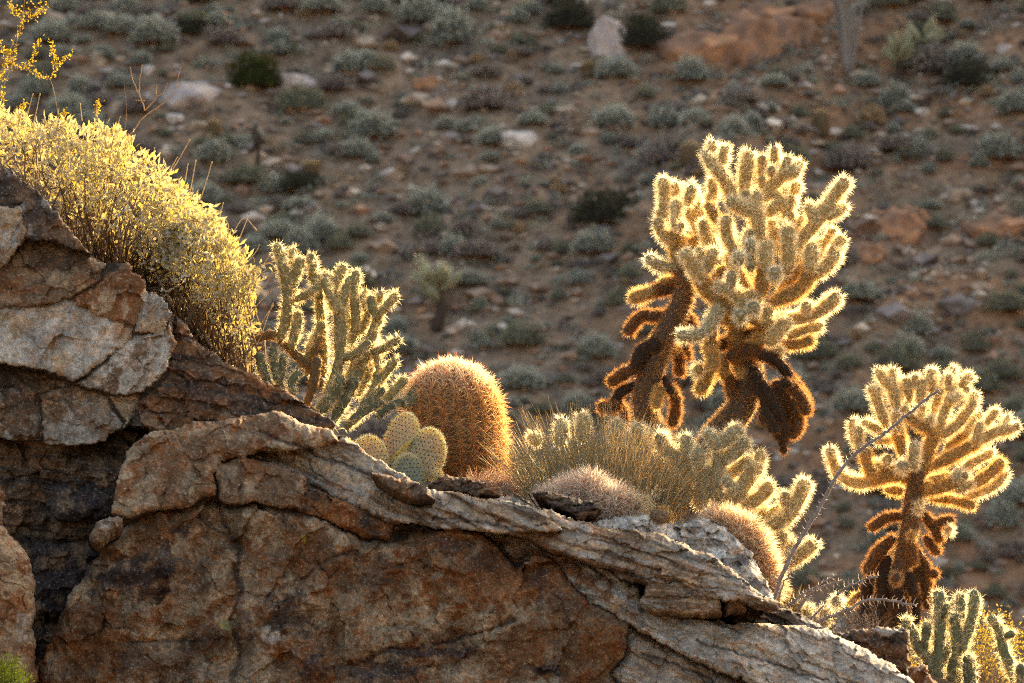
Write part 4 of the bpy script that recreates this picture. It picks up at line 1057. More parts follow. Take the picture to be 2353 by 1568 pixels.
# staghorn cholla with slender stems, left of the barrel cactus
T5 = empty('staghorn_cholla', foot(770, 19.2), 'slender-stemmed staghorn cholla with long pale spines left of the barrel cactus', 'cactus', 'staghorn chollas on the ridge')
joints(T5, Z6, 19.2, """
B 48 0 stem | 330 940 380 720 375 480 350 340
B 44 0 stem | 370 420 330 280 300 165
B 42 .04 stem | 390 500 430 330 435 205
B 46 .02 stem | 420 640 440 450 490 290
B 46 0 stem | 420 1010 460 860 480 750
B 36 0 stem | 470 610 560 570 640 515
B 46 .03 stem | 660 600 620 430 590 260
B 42 .06 stem | 700 1240 690 1000 670 760 650 560
B 42 .05 stem | 620 1060 640 940 680 840
B 54 -.02 stem | 740 1420 830 1180 840 900 830 720
B 40 -.02 stem | 840 720 760 600 700 460
B 44 0 stem | 840 700 880 560 930 450
B 44 .05 stem | 790 570 820 460 855 345
B 40 .05 stem | 740 470 720 400
B 42 .04 stem | 930 1020 970 800 960 600 975 400
B 40 .04 stem | 780 680 790 560 740 430
B 46 0 stem | 860 1530 1000 1260 1080 1040 1130 860 1170 780
B 42 0 stem | 1140 760 1100 620
B 36 .04 stem | 1060 640 1060 560
B 42 0 stem | 1180 760 1240 670 1315 590
B 36 .03 stem | 1180 650 1180 570
B 40 .0 stem | 1140 1070 1240 1020 1330 965
B 40 -.03 stem | 890 1120 980 1080 1075 1000
B 38 .02 stem | 1200 1270 1170 1180 1150 1110
B 40 .0 stem | 1130 1400 1220 1260 1315 1140
V 40 -.03 stem | 1040 1580 1110 1490 1195 1400
B 42 -.02 stem | 1190 1520 1290 1420 1385 1315
V 38 -.02 stem | 1380 1520 1480 1395
V 38 -.02 stem | 1400 1530 1500 1470 1560 1430
V 36 0 stem | 1540 1450 1605 1385
V 42 -.08 stem | 240 1380 170 1220 140 1110
V 40 -.09 stem | 290 1290 270 1170 260 1060
V 38 -.08 stem | 320 1300 350 1120
V 36 -.08 stem | 390 1500 340 1400 310 1320
B 42 .02 stem | 900 1400 980 1200 1060 1090
B 40 .05 stem | 1000 900 1080 760 1040 600
V 46 -.05 stem | 760 1700 830 1560 900 1450 960 1330
V 44 -.07 stem | 700 1560 790 1420 840 1300
V 40 -.04 stem | 900 1700 1010 1600 1060 1500
B 42 .0 stem | 820 1500 900 1330 960 1180 970 1060
B 40 .03 stem | 1000 1420 1080 1280 1100 1160
B 40 -.02 stem | 1060 1500 1140 1360 1160 1260
V 40 -.06 stem | 960 1640 1080 1560 1170 1500
V 38 -.06 stem | 1160 1620 1270 1540 1360 1500
B 40 .06 stem | 900 860 900 700 880 560
B 38 .06 stem | 560 1240 570 1080 620 940
V 36 -.08 stem | 430 1420 420 1330 470 1260
B 40 .03 stem | 1060 1180 1110 1060 1130 930
V 40 -.05 stem | 640 1600 700 1500 790 1440
W 42 .02 woody_stem | 130 960 250 920 380 1010 500 1140 620 1230
W 46 .0 woody_stem | 560 1500 610 1330 640 1150
W 36 .04 woody_stem | 600 1180 640 1030 660 930
W 42 -.02 woody_stem | 700 1480 850 1390 930 1340
W 44 .04 woody_stem | 640 1300 720 1380 800 1480
""")
T6 = empty('staghorn_cholla', foot(2200, 18.9), 'green staghorn cholla with long spiny upright stems at the lower right corner', 'cactus', 'staghorn chollas on the ridge')
joints(T6, Z5, 18.95, """
V 50 0 stem | 1580 1640 1500 1370 1410 1250 1370 1140 1310 1040
V 42 0 stem | 1470 1260 1480 1160 1490 1060
V 54 0 stem | 1600 1640 1580 1420 1600 1200 1610 1000 1600 790
V 42 -.02 stem | 1640 960 1670 900
V 54 .02 stem | 1690 1620 1730 1420 1760 1300 1750 1120 1740 1000
V 46 .04 stem | 1790 1000 1790 810
V 50 0 stem | 1810 1260 1850 1120 1900 960 1915 790
V 60 -.03 stem | 1880 1700 1870 1520 1865 1370
V 48 .02 stem | 2290 1640 2230 1430 2170 1260 2130 1100 2070 1010
V 40 0 stem | 2200 1150 2235 1140
V 48 -.02 stem | 2350 1640 2330 1540 2320 1440
V 46 .03 stem | 1620 1400 1660 1260
V 48 .04 stem | 1800 1640 1790 1450 1810 1240
""")

# ------------------------------------------------------------------ barrel cactus
def barrel():
    d = 19.25; u0 = 1032; base = P(u0 + 20, 1125, d); k = PX(d)
    root = empty('barrel_cactus', (base[0], base[1], base[2] - .05), 'stout barrel cactus bristling with pink and golden spines', 'cactus')
    tilt = -10.0 * k; H = 322 * k; R = 101 * k; n = 36; t = np.linspace(0, 1, n)
    prof = np.where(t < .60, .97 + .03 * np.sin(t / .60 * 1.57), np.sqrt(np.clip(1 - ((t - .60) / .40) ** 2.2, 0, 1))); prof[-1] = .02
    prof = prof * (1 - .10 * (1 - sstep(0, .3, t)))
    NR = 21; seg = NR * 6; th = np.linspace(0, 2 * np.pi, seg, endpoint=False)
    cx = np.stack([base[0] + (t - .3) * -26 * k, base[1] + 0 * t, base[2] - .05 + t * H], -1)
    rib = 1 + .08 * np.cos(th * NR)
    V = cx[:, None] + (prof * R)[:, None, None] * rib[None, :, None] * np.stack([np.cos(th), np.sin(th), 0 * th], -1)[None]
    i = np.arange(n - 1)[:, None] * seg; j = np.arange(seg)[None]; kk = (j + 1) % seg
    mb = MB(); mb.add(V, np.stack([i + j, i + kk, i + seg + kk, i + seg + j], -1), [[(n - 1) * seg + x, (n - 1) * seg + (x + 1) % seg, (n - 1) * seg + (x + 2) % seg] for x in range(1)], 0, (.17, .105, .05))
    obj('ribbed_body', mb, [M_FLESH], root)
    # spine clusters down every rib
    pb, pn, pt, zz = [], [], [], []
    for r in range(NR):
        a = 2 * np.pi * r / NR; s = np.linspace(.04, .985, 32) + RNG.normal(size=32) * .004
        s = 1 - (1 - s) * 1.0
        pr = np.interp(s, t, prof) * R * 1.07; dr = np.gradient(pr, s * H); c = np.stack([np.interp(s, t, cx[:, q]) for q in range(3)], -1)
        rad = np.stack([np.cos(a) + 0 * s, np.sin(a) + 0 * s, 0 * s], -1)
        nn = rad * 1.0 + np.array([0, 0, 1]) * np.clip(-dr, -.2, 6)[:, None]; nn /= np.linalg.norm(nn, axis=1)[:, None]
        pb.append(c + rad * pr[:, None]); pn.append(nn); pt.append(np.repeat([[-np.sin(a), np.cos(a), 0]], 32, 0)); zz.append(s)
    pb, pn, pt, zz = map(np.concatenate, (pb, pn, pt, zz))
    per = 27; K = len(pb) * per; b = np.repeat(pb, per, 0); nn = np.repeat(pn, per, 0); tt = np.repeat(pt, per, 0); z = np.repeat(zz, per)
    up = np.cross(nn, tt); a = RNG.uniform(0, 6.28, K)
    el = RNG.choice([.25, .5, 1.4], K, p=[.5, .3, .2])
    dd = nn * el[:, None] + np.cos(a)[:, None] * tt + np.sin(a)[:, None] * up
    young = sstep(.72, .95, z)[:, None]
    dd = dd + np.array([0, 0, .5]) * young
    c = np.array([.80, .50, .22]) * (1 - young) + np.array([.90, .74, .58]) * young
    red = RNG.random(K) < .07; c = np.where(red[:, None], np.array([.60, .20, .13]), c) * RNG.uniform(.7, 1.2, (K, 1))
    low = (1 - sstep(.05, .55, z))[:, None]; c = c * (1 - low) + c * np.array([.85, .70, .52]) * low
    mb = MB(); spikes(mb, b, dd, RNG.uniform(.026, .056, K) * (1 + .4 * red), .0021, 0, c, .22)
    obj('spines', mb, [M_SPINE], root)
barrel()

# ------------------------------------------------------------------ prickly pear
def pear():
    d = 18.95; root = empty('prickly_pear', foot(930, d), 'yellow-green prickly pear with dotted flat pads before the barrel cactus', 'cactus')
    k = PX(d)
    for (u, v, ru, rv, rot, dz, yaw, col) in [(850, 1066, 54, 68, -.1, -.02, .3, (.50, .37, .19)), (915, 1016, 50, 74, .36, .06, -.5, (.54, .40, .21)), (940, 1045, 34, 62, .9, .04, .8, (.52, .36, .12)),
            (978, 1050, 50, 70, .2, .0, -.2, (.42, .335, .19)), (938, 1100, 42, 60, -.05, -.05, .2, (.24, .25, .17)), (1004, 1092, 15, 14, .1, -.04, 0, (.46, .36, .18)), (905, 1100, 40, 46, .1, .02, .2, (.46, .36, .17)), (800, 1050, 38, 46, -.4, .05, .5, (.46, .36, .12))]:
        c = P(u, v, d + dz); n, m = 28, 15; th = np.linspace(0, 2 * np.pi, n, endpoint=False); ph = np.linspace(-1.5, 1.5, m)
        T, Pp = np.meshgrid(th, ph); x = np.cos(Pp) ** .75 * np.cos(T); y = np.cos(Pp) ** .75 * np.sin(T); x = x * (.78 + .22 * (y + 1) / 2); zt = np.sin(Pp)
        L = np.stack([x * ru * k, zt * .009 * (1.1 - .5 * (x * x + y * y)), y * rv * k], -1) + np.stack([0 * x, .012 * (x * x), 0 * x], -1)
        cr, sr, cy, sy = math.cos(rot), math.sin(rot), math.cos(yaw), math.sin(yaw)
        R1 = np.array([[cr, 0, sr], [0, 1, 0], [-sr, 0, cr]]); R2 = np.array([[cy, -sy, 0], [sy, cy, 0], [0, 0, 1]]); R = R1 @ R2
        i = np.arange(m - 1)[:, None] * n; j = np.arange(n)[None]; q = np.stack([i + j, i + (j + 1) % n, i + n + (j + 1) % n, i + n + j], -1).reshape(-1, 4)
        mb = MB(); V = L.reshape(-1, 3) @ R.T + c; o = (m - 1) * n
        mb.add(np.concatenate([V, V[:n].mean(0)[None], V[o:].mean(0)[None]]), q, [[m * n, (a + 1) % n, a] for a in range(n)] + [[m * n + 1, o + a, o + (a + 1) % n] for a in range(n)], 0, col)
        pad = obj('pad', mb, [M_PAD], root)
        # areoles: dark bristle dots on both faces in staggered rows, pale bristles round the rim
        mb = MB(); s = 9.5
        for a in np.arange(-ru, ru, s):
            for e, b in enumerate(np.arange(-rv, rv, s)):
                a2 = a + (s / 2 if e % 2 else 0) + random.uniform(-1.2, 1.2); b2 = b + random.uniform(-1, 1); yy = b2 / rv; w = .78 + .22 * (yy + 1) / 2
                rr = (a2 / ru / w) ** 2 + yy * yy
                if rr > .9: continue
                for sgn in (-1, 1):
                    pt = np.array([a2 * k, sgn * .0095 * math.sqrt(1 - rr) + sgn * .002 + .012 * (a2 / ru) ** 2, b2 * k]) @ R.T + c
                    nrm = R @ np.array([0, sgn, 0.]); dirs = nrm * .8 + RNG.normal(size=(14, 3)) * .9
                    spikes(mb, np.repeat(pt[None], 14, 0), dirs, .0032, .0031, 0, (.07, .035, .02))
        tt = RNG.uniform(0, 6.28, 700); yy = np.sin(tt); w = .78 + .22 * (yy + 1) / 2
        pt = np.stack([np.cos(tt) * ru * k * w, .012 * (np.cos(tt) * w) ** 2 + RNG.normal(size=700) * .003, yy * rv * k], -1)
        dr = np.stack([np.cos(tt) * .8, RNG.normal(size=700) * .6, yy], -1) + RNG.normal(size=(700, 3)) * .4
        spikes(mb, pt @ R.T + c, dr @ R.T, RNG.uniform(.004, .010, 700), .0016, 0, (.85, .72, .45))
        obj('bristles', mb, [M_SPINE], root)
pear()

# ------------------------------------------------------------------ grassy jointed clump (mormon tea)
def clump():
    root = empty('mormon_tea', foot(1380, 19.0), 'broad grassy clump of fine straight olive stems right of the barrel cactus', 'shrub')
    K = 2300; q = RNG.uniform(-1, 1, K); d0 = 19.0 + RNG.uniform(-.13, .16, K)
    ub = 1375 + q * 165 + RNG.normal(size=K) * 14; vb = 1165 + 20 * (q > 0) * q + RNG.uniform(0, 25, K)
    top = np.interp(q, [-1.05, -.8, -.5, -.2, .1, .4, .7, 1.05], [1065, 1005, 975, 962, 965, 985, 1025, 1085])
    hh = RNG.beta(2.2, 1.7, K) * 1.25; fan = q * 80 + RNG.normal(size=K) * 44
    vt = vb + (top - vb) * hh - 26 * (RNG.random(K) < .10) * hh; ut = ub + fan * hh
    b = P(ub, vb, d0); t = P(ut, vt, d0 + RNG.normal(size=K) * .07 * hh); m1 = b * .67 + t * .33 - P(0, 0, 0) + (np.stack([fan * -.12 * PX(19), 0 * q, 0 * q], -1)); m2 = b * .33 + t * .67 + np.stack([fan * -.10 * PX(19), 0 * q, 0 * q], -1)
    PT = np.stack([b, m1, m2, t], 1) + RNG.normal(size=(K, 4, 3)) * .0025
    c = np.array([.48, .43, .27]) * RNG.uniform(.65, 1.2, (K, 1)); straw = (RNG.random(K) < .15 + .4 * (q > .1))[:, None]; c = np.where(straw, np.array([.72, .58, .34]), c)
    R = np.array([.0010, .0009, .0007, .0004])[None] * RNG.uniform(.8, 1.3, (K, 1))
    mb = MB(); strands(mb, PT, R, 0, c); obj('stems', mb, [M_TEA], root)
    # loose straw stems leaning out at the right end
    mb = MB(); K = 120; ub = RNG.uniform(1490, 1580, K); vb = RNG.uniform(1165, 1200, K); L = RNG.uniform(40, 130, K); an = RNG.normal(.32, .3, K)
    b = P(ub, vb, 18.95 + RNG.uniform(-.05, .1, K)); t = P(ub + L * np.sin(an), vb - L * np.cos(an), 18.95 + RNG.uniform(-.1, .15, K))
    PT = np.stack([b, b * .5 + t * .5, t], 1); PT[:, 1] += RNG.normal(size=(K, 3)) * .006
    strands(mb, PT, np.array([.0016, .0013, .0006])[None] * np.ones((K, 1)), 0, np.array([.50, .36, .18]) * RNG.uniform(.7, 1.2, (K, 1)))
    obj('straw_stems', mb, [M_TEA], root)
M_TEA = thin_mat("green_stem", .5, .2, .03, (1, .88, .5)); clump()

# ------------------------------------------------------------------ spiny mounds (hedgehog cacti)
def mound(label, heads, d, nsp, cols, L, w, bend=.35):
    us = np.array([h[0] for h in heads]); root = empty('hedgehog_cactus', foot(us.mean(), d), label, 'cactus')
    for (u, v, ru, rv, dz) in heads:
        k = PX(d); c = P(u, v, d + dz); th = np.linspace(0, 2 * np.pi, 16, endpoint=False); ph = np.linspace(-1.2, 1.54, 9)
        V = np.array([[ru * k * .8 * math.cos(p) * math.cos(t), ru * k * .7 * math.cos(p) * math.sin(t), rv * k * .8 * math.sin(p)] for p in ph for t in th]) + c
        q = [[r * 16 + a, r * 16 + (a + 1) % 16, (r + 1) * 16 + (a + 1) % 16, (r + 1) * 16 + a] for r in range(8) for a in range(16)]
        mb = MB(); mb.add(V, q, [[128 + a, 128 + (a + 1) % 16, 128 + (a + 7) % 16] for a in range(0)], 0, (.27, .21, .16))
        dr = RNG.normal(size=(nsp, 3)); dr[:, 2] += .25; dr /= np.linalg.norm(dr, axis=1)[:, None]
        b = c + dr * np.array([ru * k * .78, ru * k * .68, rv * k * .78]); dd = dr + RNG.normal(size=(nsp, 3)) * .65
        cc = np.array(cols)[RNG.choice(len(cols), nsp, p=[.62, .26, .12])] * RNG.uniform(.75, 1.15, (nsp, 1))
        spikes(mb, b, dd, L * RNG.uniform(.5, 1.3, nsp), w, 1, cc, bend)
        obj('spiny_head', mb, [M_FLESH, M_SPINE], root)
PKS = [(.92, .82, .72), (.86, .70, .62), (.66, .38, .32)]
mound('pinkish white spiny mound in front of the grassy clump', [(1310, 1138, 44, 34, .02), (1352, 1130, 50, 42, 0), (1398, 1156, 44, 38, -.03), (1436, 1170, 30, 28, -.02), (1268, 1152, 32, 24, .03)], 18.75, 2700, PKS, .050, .0023, .5)
mound('pink and orange spiny mound spilling down the right side of the quartz rock', [(1660, 1202, 46, 30, .05), (1700, 1222, 42, 36, .02), (1735, 1262, 36, 42, .02), (1757, 1308, 27, 42, .03), (1774, 1345, 15, 28, .04)], 18.72, 2700, [(.90, .76, .60), (.84, .60, .38), (.62, .32, .18)], .046, .0022, .45)
mound('reddish curly-spined mound at the foot of the barrel cactus', [(1110, 1125, 46, 28, 0), (1150, 1128, 34, 26, -.01)], 18.9, 700, [(.66, .45, .32), (.5, .22, .15), (.72, .6, .45)], .055, .0017, .6)
mound('tiny golden-brown moss-like cushion on top of the quartz rock', [(1518, 1184, 30, 22, 0)], 18.55, 1800, [(.34, .22, .09), (.45, .31, .13), (.2, .12, .05)], .014, .0011, .2)
# dry silvery weed left of the golden cushion
def weed(name, label, u0, u1, v0, hpx, d, n, col, leafy=True, cat='weed'):
    root = empty(name, foot((u0 + u1) / 2, d), label, cat); mb = MB(); k = PX(d)
    ub = RNG.uniform(u0, u1, n); L = hpx * RNG.uniform(.4, 1.1, n); an = RNG.normal(0, .45, n); dd = d + RNG.uniform(-.05, .05, n)
    b = P(ub, v0 + RNG.uniform(0, 8, n), dd); t = P(ub + L * np.sin(an), v0 - L * np.cos(an), dd + RNG.normal(size=n) * .03)
    m = (b + t) / 2 + RNG.normal(size=(n, 3)) * .01
    strands(mb, np.stack([b, m, t], 1), np.array([.0011, .0009, .0006])[None] * np.ones((n, 1)), 0, np.array(col) * RNG.uniform(.7, 1.2, (n, 1)))
    b2 = np.repeat(m, 3, 0) ; t2 = b2 + RNG.normal(size=(n * 3, 3)) * hpx * k * .22 + np.array([0, 0, hpx * k * .18])
    strands(mb, np.stack([b2, (b2 + t2) / 2 + RNG.normal(size=(n * 3, 3)) * .004, t2], 1), np.array([.0008, .0007, .0005])[None] * np.ones((n * 3, 1)), 0, np.array(col) * RNG.uniform(.7, 1.2, (n * 3, 1)))
    obj('twigs', mb, [M_STEM], root)
    if leafy:
        mb = MB(); s = np.repeat(t2, 4, 0) + RNG.normal(size=(n * 12, 3)) * .004; leaves(mb, s, RNG.normal(size=(n * 12, 3)), .007, .004, 0, (.62, .52, .36)); obj('seed_heads', mb, [M_LEAF], root)
weed('dry_weed', 'sparkling dry weed between the left pink mound and the golden cushion', 1445, 1500, 1180, 60, 18.7, 40, (.6, .48, .33))
weed('dry_grass', 'tangle of bare grey twigs in front of the right-hand cholla trunk', 1870, 2010, 1458, 75, 18.85, 60, (.25, .2, .17), False)

# ------------------------------------------------------------------ thorny wands (ocotillo)
def wands():
    root = empty('ocotillo', foot(1800, 18.85), 'thorny grey ocotillo wands springing from behind the quartz rock', 'ocotillo'); tf, k = Z5
    for (r, dz, xy) in [(15, -.02, '120 860 200 640 290 440 400 240 540 20 690 -260 840 -440 960 -540 1110 -640 1250 -750 1420 -890 1590 -1032'), (9, 0, '260 890 330 830 450 750 560 690 680 610'), (12, .02, '350 910 420 810 500 745 620 700 745 660'), (10, .05, '690 790 750 735 830 700 940 655 1060 620'),
                        (12, -.05, '440 1060 640 980 800 920 900 860 1000 832 1150 835 1280 865 1400 880'), (9, 0, '420 1050 500 960 590 880'), (8, .02, '170 860 210 700 290 590')]:
        a = list(map(float, xy.split())); pts = np.array([P(*tf(a[i], a[i + 1]), 18.62 + dz) for i in range(0, len(a), 2)]); L = np.linalg.norm(np.diff(pts, axis=0), axis=1).sum()
        n = int(L / .012); c = smooth_path(pts, n); c = c + .0015 * RNG.normal(size=c.shape); rad = np.linspace(r, r * .55, n) * k * PX(18.62) * 1.35
        mb = MB(); tube(mb, c, rad * (1 + .15 * RNG.normal(size=n).clip(-1, 1)), 7, 0, (.20, .17, .16))
        th = smooth_path(pts, int(L / .0062)); T, N, B = frames(th); a = np.arange(len(th)) * 2.4 + RNG.normal(size=len(th)) * .4; nn = np.cos(a)[:, None] * N + np.sin(a)[:, None] * B
        m = len(th); ln = .025 * RNG.uniform(.7, 1.15, m)
        st = np.stack([th, th + nn * ln[:, None] * .5, th + (nn + T * .25) * ln[:, None]], 1); rr = np.array([.0024, .0015, .0004])[None] * np.ones((m, 1))
        strands(mb, st, rr, 0, np.where(RNG.random((m, 1)) < .3, (.55, .46, .38), (.36, .30, .27))); obj('thorny_wand', mb, [M_WOOD], root)
wands()
def yucca():
    root = empty('young_agave', foot(1850, 18.95), 'few pointed pale green blades among the thorny wands', 'plant'); tf, k = Z5
    for x0, y0, x1, y1 in [(300, 900, 385, 680), (330, 900, 420, 790), (290, 900, 300, 760)]:
        a, b = P(*tf(x0, y0), 18.95), P(*tf(x1, y1), 18.95); mb = MB(); t = np.linspace(0, 1, 7)[:, None]; c = a + (b - a) * t; s = np.array([.9, .3, .2]) * .012 * (1 - t) ** .7; dp = np.array([0, .004, 0]) * (1 - t)
        v = np.stack([c - s, c + dp, c + s, c - dp], 1).reshape(-1, 3); q = [[i * 4 + j, i * 4 + (j + 1) % 4, i * 4 + 4 + (j + 1) % 4, i * 4 + 4 + j] for i in range(6) for j in range(4)]
        mb.add(v, q, None, 0, (.34, .31, .16)); obj('blade', mb, [M_LEAF], root)
yucca()

# ------------------------------------------------------------------ brittlebush
M_BRITTLE = thin_mat("brittlebush_leaf", .46, .3, 0.0, (1, .80, .26))
def inside(poly, u, v): return sdf(poly, u, v)
def brittlebush(label, poly, base_line, d0, T, ntips, nbranch, stalks, per=6):
    c = np.asarray(poly).mean(0); root = empty('brittlebush', foot(c[0], d0), label, 'shrub', 'brittlebushes on the outcrop')
    lo, hi = np.min(poly, 0), np.max(poly, 0); n = ntips * 9
    u = RNG.uniform(lo[0], hi[0], n); v = RNG.uniform(lo[1], hi[1], n); sd = sdf(poly, u + 17 * fbm(u / 34, v / 34, 1, 3), v + 17 * fbm(u / 34, v / 34, 7, 3))
    bl = np.interp(u, [b[0] for b in base_line], [b[1] for b in base_line]); ht = bl - v
    sgn0 = np.where(RNG.random(n) < .55, -1, 1)
    keep = (sd > 0) & (ht > 4) & (RNG.random(n) < np.where(sgn0 < 0, .10 + .90 * sstep(50, 150, ht), 1.0))
    # thin towards the hidden middle: leaves sit in a shell
    u, v, sd, ht, bl, sgn0 = [a[keep][:ntips] for a in (u, v, sd, ht, bl, sgn0)]; m = len(u)
    half = T * np.sqrt(np.clip(1 - (1 - np.clip(sd / 110, 0, 1)) ** 2, 0.12, 1)); sgn = sgn0
    dep = d0 + sgn * half * RNG.uniform(.45, 1, m)
    tip = P(u, v, dep); k = PX(d0)
    # branches
    ub = np.interp(u, [b[0] for b in base_line], [b[0] for b in base_line]); slope = np.gradient(np.interp(np.arange(-100, 800), [b[0] for b in base_line], [b[1] for b in base_line]))
    order = RNG.permutation(m)[:nbranch]; B0 = np.round((u[order] * .55 + c[0] * .45 + RNG.normal(size=len(order)) * 40 - 10) / 26) * 26 + RNG.normal(size=len(order)) * 4
    vb = np.interp(B0, [b[0] for b in base_line], [b[1] for b in base_line]) + 10
    a = P(B0, vb, d0 + RNG.normal(size=len(order)) * .05); e = tip[order]; m1 = a * .62 + e * .38 + np.stack([0 * vb, (e - a)[:, 1] * .35, -.012 + 0 * vb], -1) + RNG.normal(size=(len(order), 3)) * .045; m2 = a * .25 + e * .75 + RNG.normal(size=(len(order), 3)) * .035 + np.array([0, 0, -.012])
    PT = np.array([smooth_path([a[i], m1[i], m2[i], e[i]], 9) for i in range(len(order))])
    mb = MB(); strands(mb, PT, np.linspace(.0042, .0012, 9)[None] * RNG.uniform(.6, 1.25, (len(order), 1)), 0, np.array([.22, .15, .095]) * RNG.uniform(.6, 1.5, (len(order), 1)))
    obj('branches', mb, [M_STEM], root)
    # leaf rosettes
    mb = MB(); b = np.repeat(tip, per, 0) + RNG.normal(size=(m * per, 3)) * .011; out = (tip - P(c[0], c[1] + 60, d0)); out /= np.linalg.norm(out, axis=1)[:, None]
    d = RNG.normal(size=(m * per, 3)) * .8 + np.repeat(out, per, 0) * .7 + np.array([0, 0, .35])
    pal = np.array([(.50, .48, .41), (.58, .56, .48), (.43, .43, .38), (.60, .50, .22)]); col = pal[RNG.choice(4, m * per, p=[.4, .25, .25, .10])] * RNG.uniform(.75, 1.15, (m * per, 1))
    leaves(mb, b, d, RNG.uniform(.020, .039, m * per), RNG.uniform(.009, .0135, m * per), 0, col); obj('foliage', mb, [M_BRITTLE], root, False)
    for xy in stalks:
        pts = P(np.array(xy[0::2], float), np.array(xy[1::2], float), d0 + random.uniform(-.08, .08)); cc = smooth_path(pts, 9); mb = MB(); tube(mb, cc, np.linspace(.0019, .0012, 9), 5, 0, (.55, .42, .25)); tube(mb, cc[-2:] + 0, [.0026, .0022], 5, 0, (.5, .38, .22)); obj('flower_stalk', mb, [M_STEM], root)
brittlebush('upper golden brittlebush with grey-green leaves above the cracked outcrop',
    [(-70, 245), (0, 258), (60, 276), (140, 290), (200, 292), (250, 300), (300, 322), (340, 365), (380, 400), (425, 440), (460, 470), (490, 510), (520, 560), (470, 620), (400, 640), (345, 650), (300, 610), (250, 590), (205, 560), (140, 470), (80, 425), (30, 390), (-70, 360)],
    [(-80, 375), (30, 405), (85, 445), (140, 510), (205, 590), (300, 612), (350, 670), (420, 760), (600, 800)], 19.35, .34, 1120, 210,
    [(75, 412 - 0, 90, 340, 127, 300)] + [(x * .3557, y * .3557, (x + dx) * .3557, (y - L * .6) * .3557, (x + dx * 1.6) * .3557, (y - L) * .3557) for x, y, dx, L in [(150, 820, 40, 220), (210, 830, 30, 230), (530, 780, -8, 115), (615, 800, 8, 140), (690, 800, 12, 40), (745, 860, 20, 110), (825, 920, 2, 60), (990, 1060, 4, 110), (1090, 1110, 35, 100), (1100, 1120, 80, 225), (1190, 1190, 15, 135), (1225, 1250, 25, 220), (1290, 1300, 50, 260), (1410, 1430, 20, 125)]])
brittlebush('lower yellow-lit brittlebush hanging down beside the staghorn cholla',
    [(330, 600), (400, 520), (470, 490), (520, 545), (560, 580), (592, 625), (585, 665), (560, 690), (578, 730), (575, 770), (590, 830), (560, 850), (500, 810), (450, 760), (410, 710), (370, 680)],
    [(300, 620), (350, 670), (420, 745), (480, 800), (560, 855), (640, 890)], 19.2, .28, 700, 150,
    [(560, 640, 600, 610, 628, 600), (570, 660, 610, 600, 632, 570), (545, 560, 565, 510, 574, 487), (575, 700, 605, 660, 626, 625), (575, 720, 600, 690, 625, 665), (590, 780, 602, 740, 628, 700), (598, 780, 610, 740, 627, 695), (570, 600, 590, 575, 596, 560), (600, 610, 622, 605, 640, 622), (520, 560, 525, 520, 515, 500), (560, 650, 592, 632, 622, 612), (530, 545, 560, 500, 590, 530), (575, 800, 590, 790, 605, 760)])

# creosote twigs rising above the upper brittlebush
def leaf_tuft(mb, p, n, s, col):
    b = p + RNG.normal(size=(n, 3)) * s; leaves(mb, b, RNG.normal(size=(n, 3)) + np.array([0, 0, .3]), RNG.uniform(.007, .013, n), .0055, 1, np.array(col) * RNG.uniform(.7, 1.3, (n, 1)))
def creosote():
    d = 19.4; root = empty('creosote_bush', foot(20, d), 'tall yellow-leaved creosote twigs at the upper left corner', 'shrub'); f = .3557
    tw = [('-20 640 20 560 80 380 110 240 145 130 160 0', 5, 1), ('-10 480 20 440 60 330 130 180 150 100 200 60 270 0', 3, 1), ('-60 240 0 270 60 400 130 430', 2.5, 1), ('100 400 170 440 250 490 310 500', 2, 1), ('380 800 360 640 330 530 300 480', 4, 0), ('330 530 350 470 400 400 460 350', 3, 1), ('360 440 345 360 335 270', 3, 1), ('140 430 200 400 230 320 270 260', 2.5, 1), ('145 130 90 60 60 20', 2.5, 1), ('145 130 220 110 260 60 290 10', 2.5, 1),
          ('-40 560 10 500 30 440 70 360', 3, 1), ('90 760 120 710 160 660', 2, 1), ('400 820 410 770 415 720', 2, 1), ('620 770 630 700 635 655', 2, 1), ('-30 700 10 660 20 600', 3, 1), ('100 300 60 340 20 330', 2, 1), ('790 890 815 780 815 660 800 530', 2.5, 0)]
    for s, r, lf in tw:
        a = list(map(float, s.split())); pts = np.array([P(a[i] * f, a[i + 1] * f, d) for i in range(0, len(a), 2)]) + RNG.normal(size=(len(a) // 2, 3)) * np.array([0, .015, 0]); c = smooth_path(pts, 16); mb = MB()
        tube(mb, c, np.linspace(r, r * .55, 16) * f * PX(d) * .55, 6, 0, (.46, .33, .19)); 
        if lf:
            for q in range(3, 16): leaf_tuft(mb, c[q], 5, .005 + .010 * (q > 12 and a[-1] < 80), (.40, .31, .07))
        obj('twig', mb, [M_STEM, M_LEAF], root, False)
creosote()
def dead_twig():
    d = 19.45; root = empty('dead_twig', foot(420, d), 'bare branching twig standing above the upper brittlebush before the flat-topped boulder', 'twig'); f = .3557
    for s in ['830 880 880 820 940 740 1040 680 1120 600 1165 435', '940 715 905 620 860 520 838 430', '900 610 900 520 918 420', '940 715 1000 640 1050 600 1080 535', '1010 630 1012 540', '930 650 870 648', '945 740 1010 700']:
        a = list(map(float, s.split())); pts = np.array([P(a[i] * f, a[i + 1] * f, d) for i in range(0, len(a), 2)]); c = smooth_path(pts, 14) + RNG.normal(size=(14, 3)) * .0012; mb = MB(); tube(mb, c, np.linspace(4.2, 2.2, 14) * f * PX(d), 6, 0, (.40, .27, .16)); obj('branch', mb, [M_STEM], root)
dead_twig()

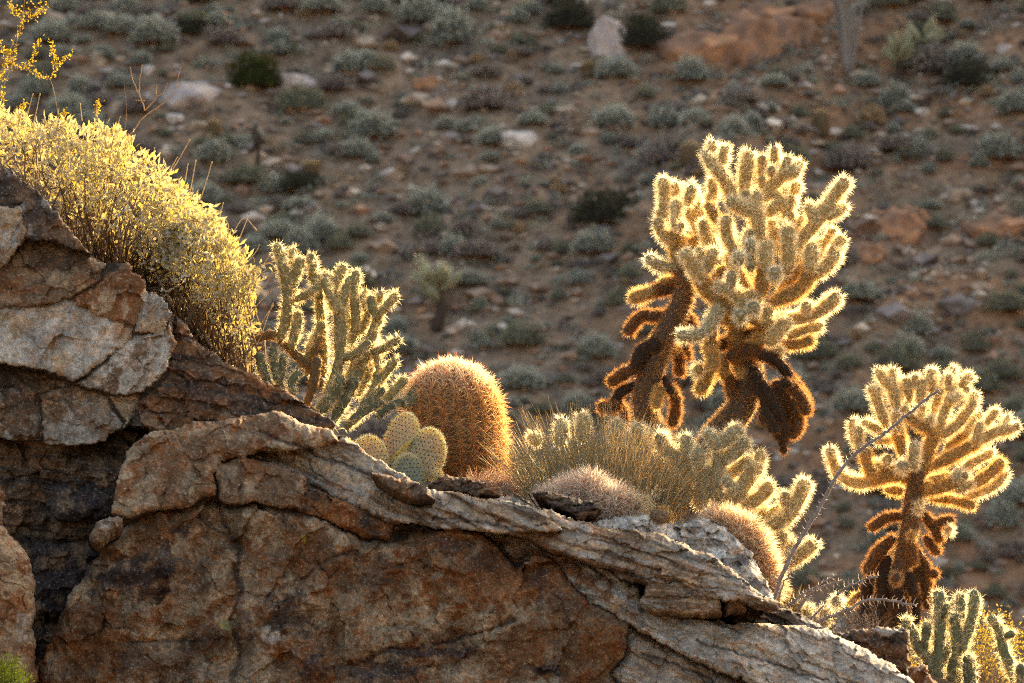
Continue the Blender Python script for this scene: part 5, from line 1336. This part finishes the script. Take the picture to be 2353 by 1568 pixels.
# yellow-flowered bush behind the staghorn cholla at the lower right, green tuft at the lower left
def small_bush(name, label, poly, base, d0, T, n, per, cols, ln, wd, mat, stems=(.3, .2, .12), nst=150):
    c = np.asarray(poly).mean(0); root = empty(name, foot(c[0], d0) if d0 > 18 else tuple(P(base[0], base[1], d0)), label, 'shrub'); lo, hi = np.min(poly, 0), np.max(poly, 0)
    u = RNG.uniform(lo[0], hi[0], n * 6); v = RNG.uniform(lo[1], hi[1], n * 6); k = sdf(poly, u + 10 * fbm(u / 25, v / 25, 1, 2), v + 10 * fbm(u / 25, v / 25, 4, 2)) > 0; u, v = u[k][:n], v[k][:n]; m = len(u)
    tip = P(u, v, d0 + RNG.uniform(-T, T, m)); b0 = P(base[0] + (u[:nst] - base[0]) * .25, base[1] + RNG.uniform(0, 8, min(nst, m)), d0); e = tip[:nst]
    PT = np.stack([b0, b0 * .6 + e * .4 + RNG.normal(size=e.shape) * .02, b0 * .25 + e * .75 + RNG.normal(size=e.shape) * .015, e], 1); mb = MB(); strands(mb, PT, np.array([.002, .0016, .0012, .0007])[None] * np.ones((len(e), 1)), 0, stems); obj('branches', mb, [M_STEM], root)
    mb = MB(); b = np.repeat(tip, per, 0) + RNG.normal(size=(m * per, 3)) * .012; leaves(mb, b, RNG.normal(size=(m * per, 3)) + np.array([0, 0, .5]), RNG.uniform(.6, 1.3, m * per) * ln, wd, 0, np.array(cols)[RNG.integers(0, len(cols), m * per)] * RNG.uniform(.7, 1.2, (m * per, 1))); obj('foliage', mb, [mat], root, False)
small_bush('yellow_bush', 'yellow-leaved twiggy bush behind the green staghorn cholla at lower right', [(2080, 1470), (2105, 1430), (2160, 1440), (2230, 1420), (2290, 1395), (2340, 1420), (2360, 1480), (2350, 1640), (2080, 1640)], (2230, 1700), 19.9, .2, 520, 7, [(.32, .25, .08), (.29, .24, .09), (.27, .22, .11)], .012, .007, M_LEAF)
small_bush('green_tuft', 'bright green feathery tuft in the lower left corner', [(-40, 1545), (0, 1525), (30, 1508), (52, 1530), (62, 1570), (60, 1640), (-40, 1640)], (10, 1680), 16.6, .12, 500, 5, [(.06, .095, .02), (.08, .11, .025)], .016, .003, M_LEAF, (.12, .15, .04), 200)
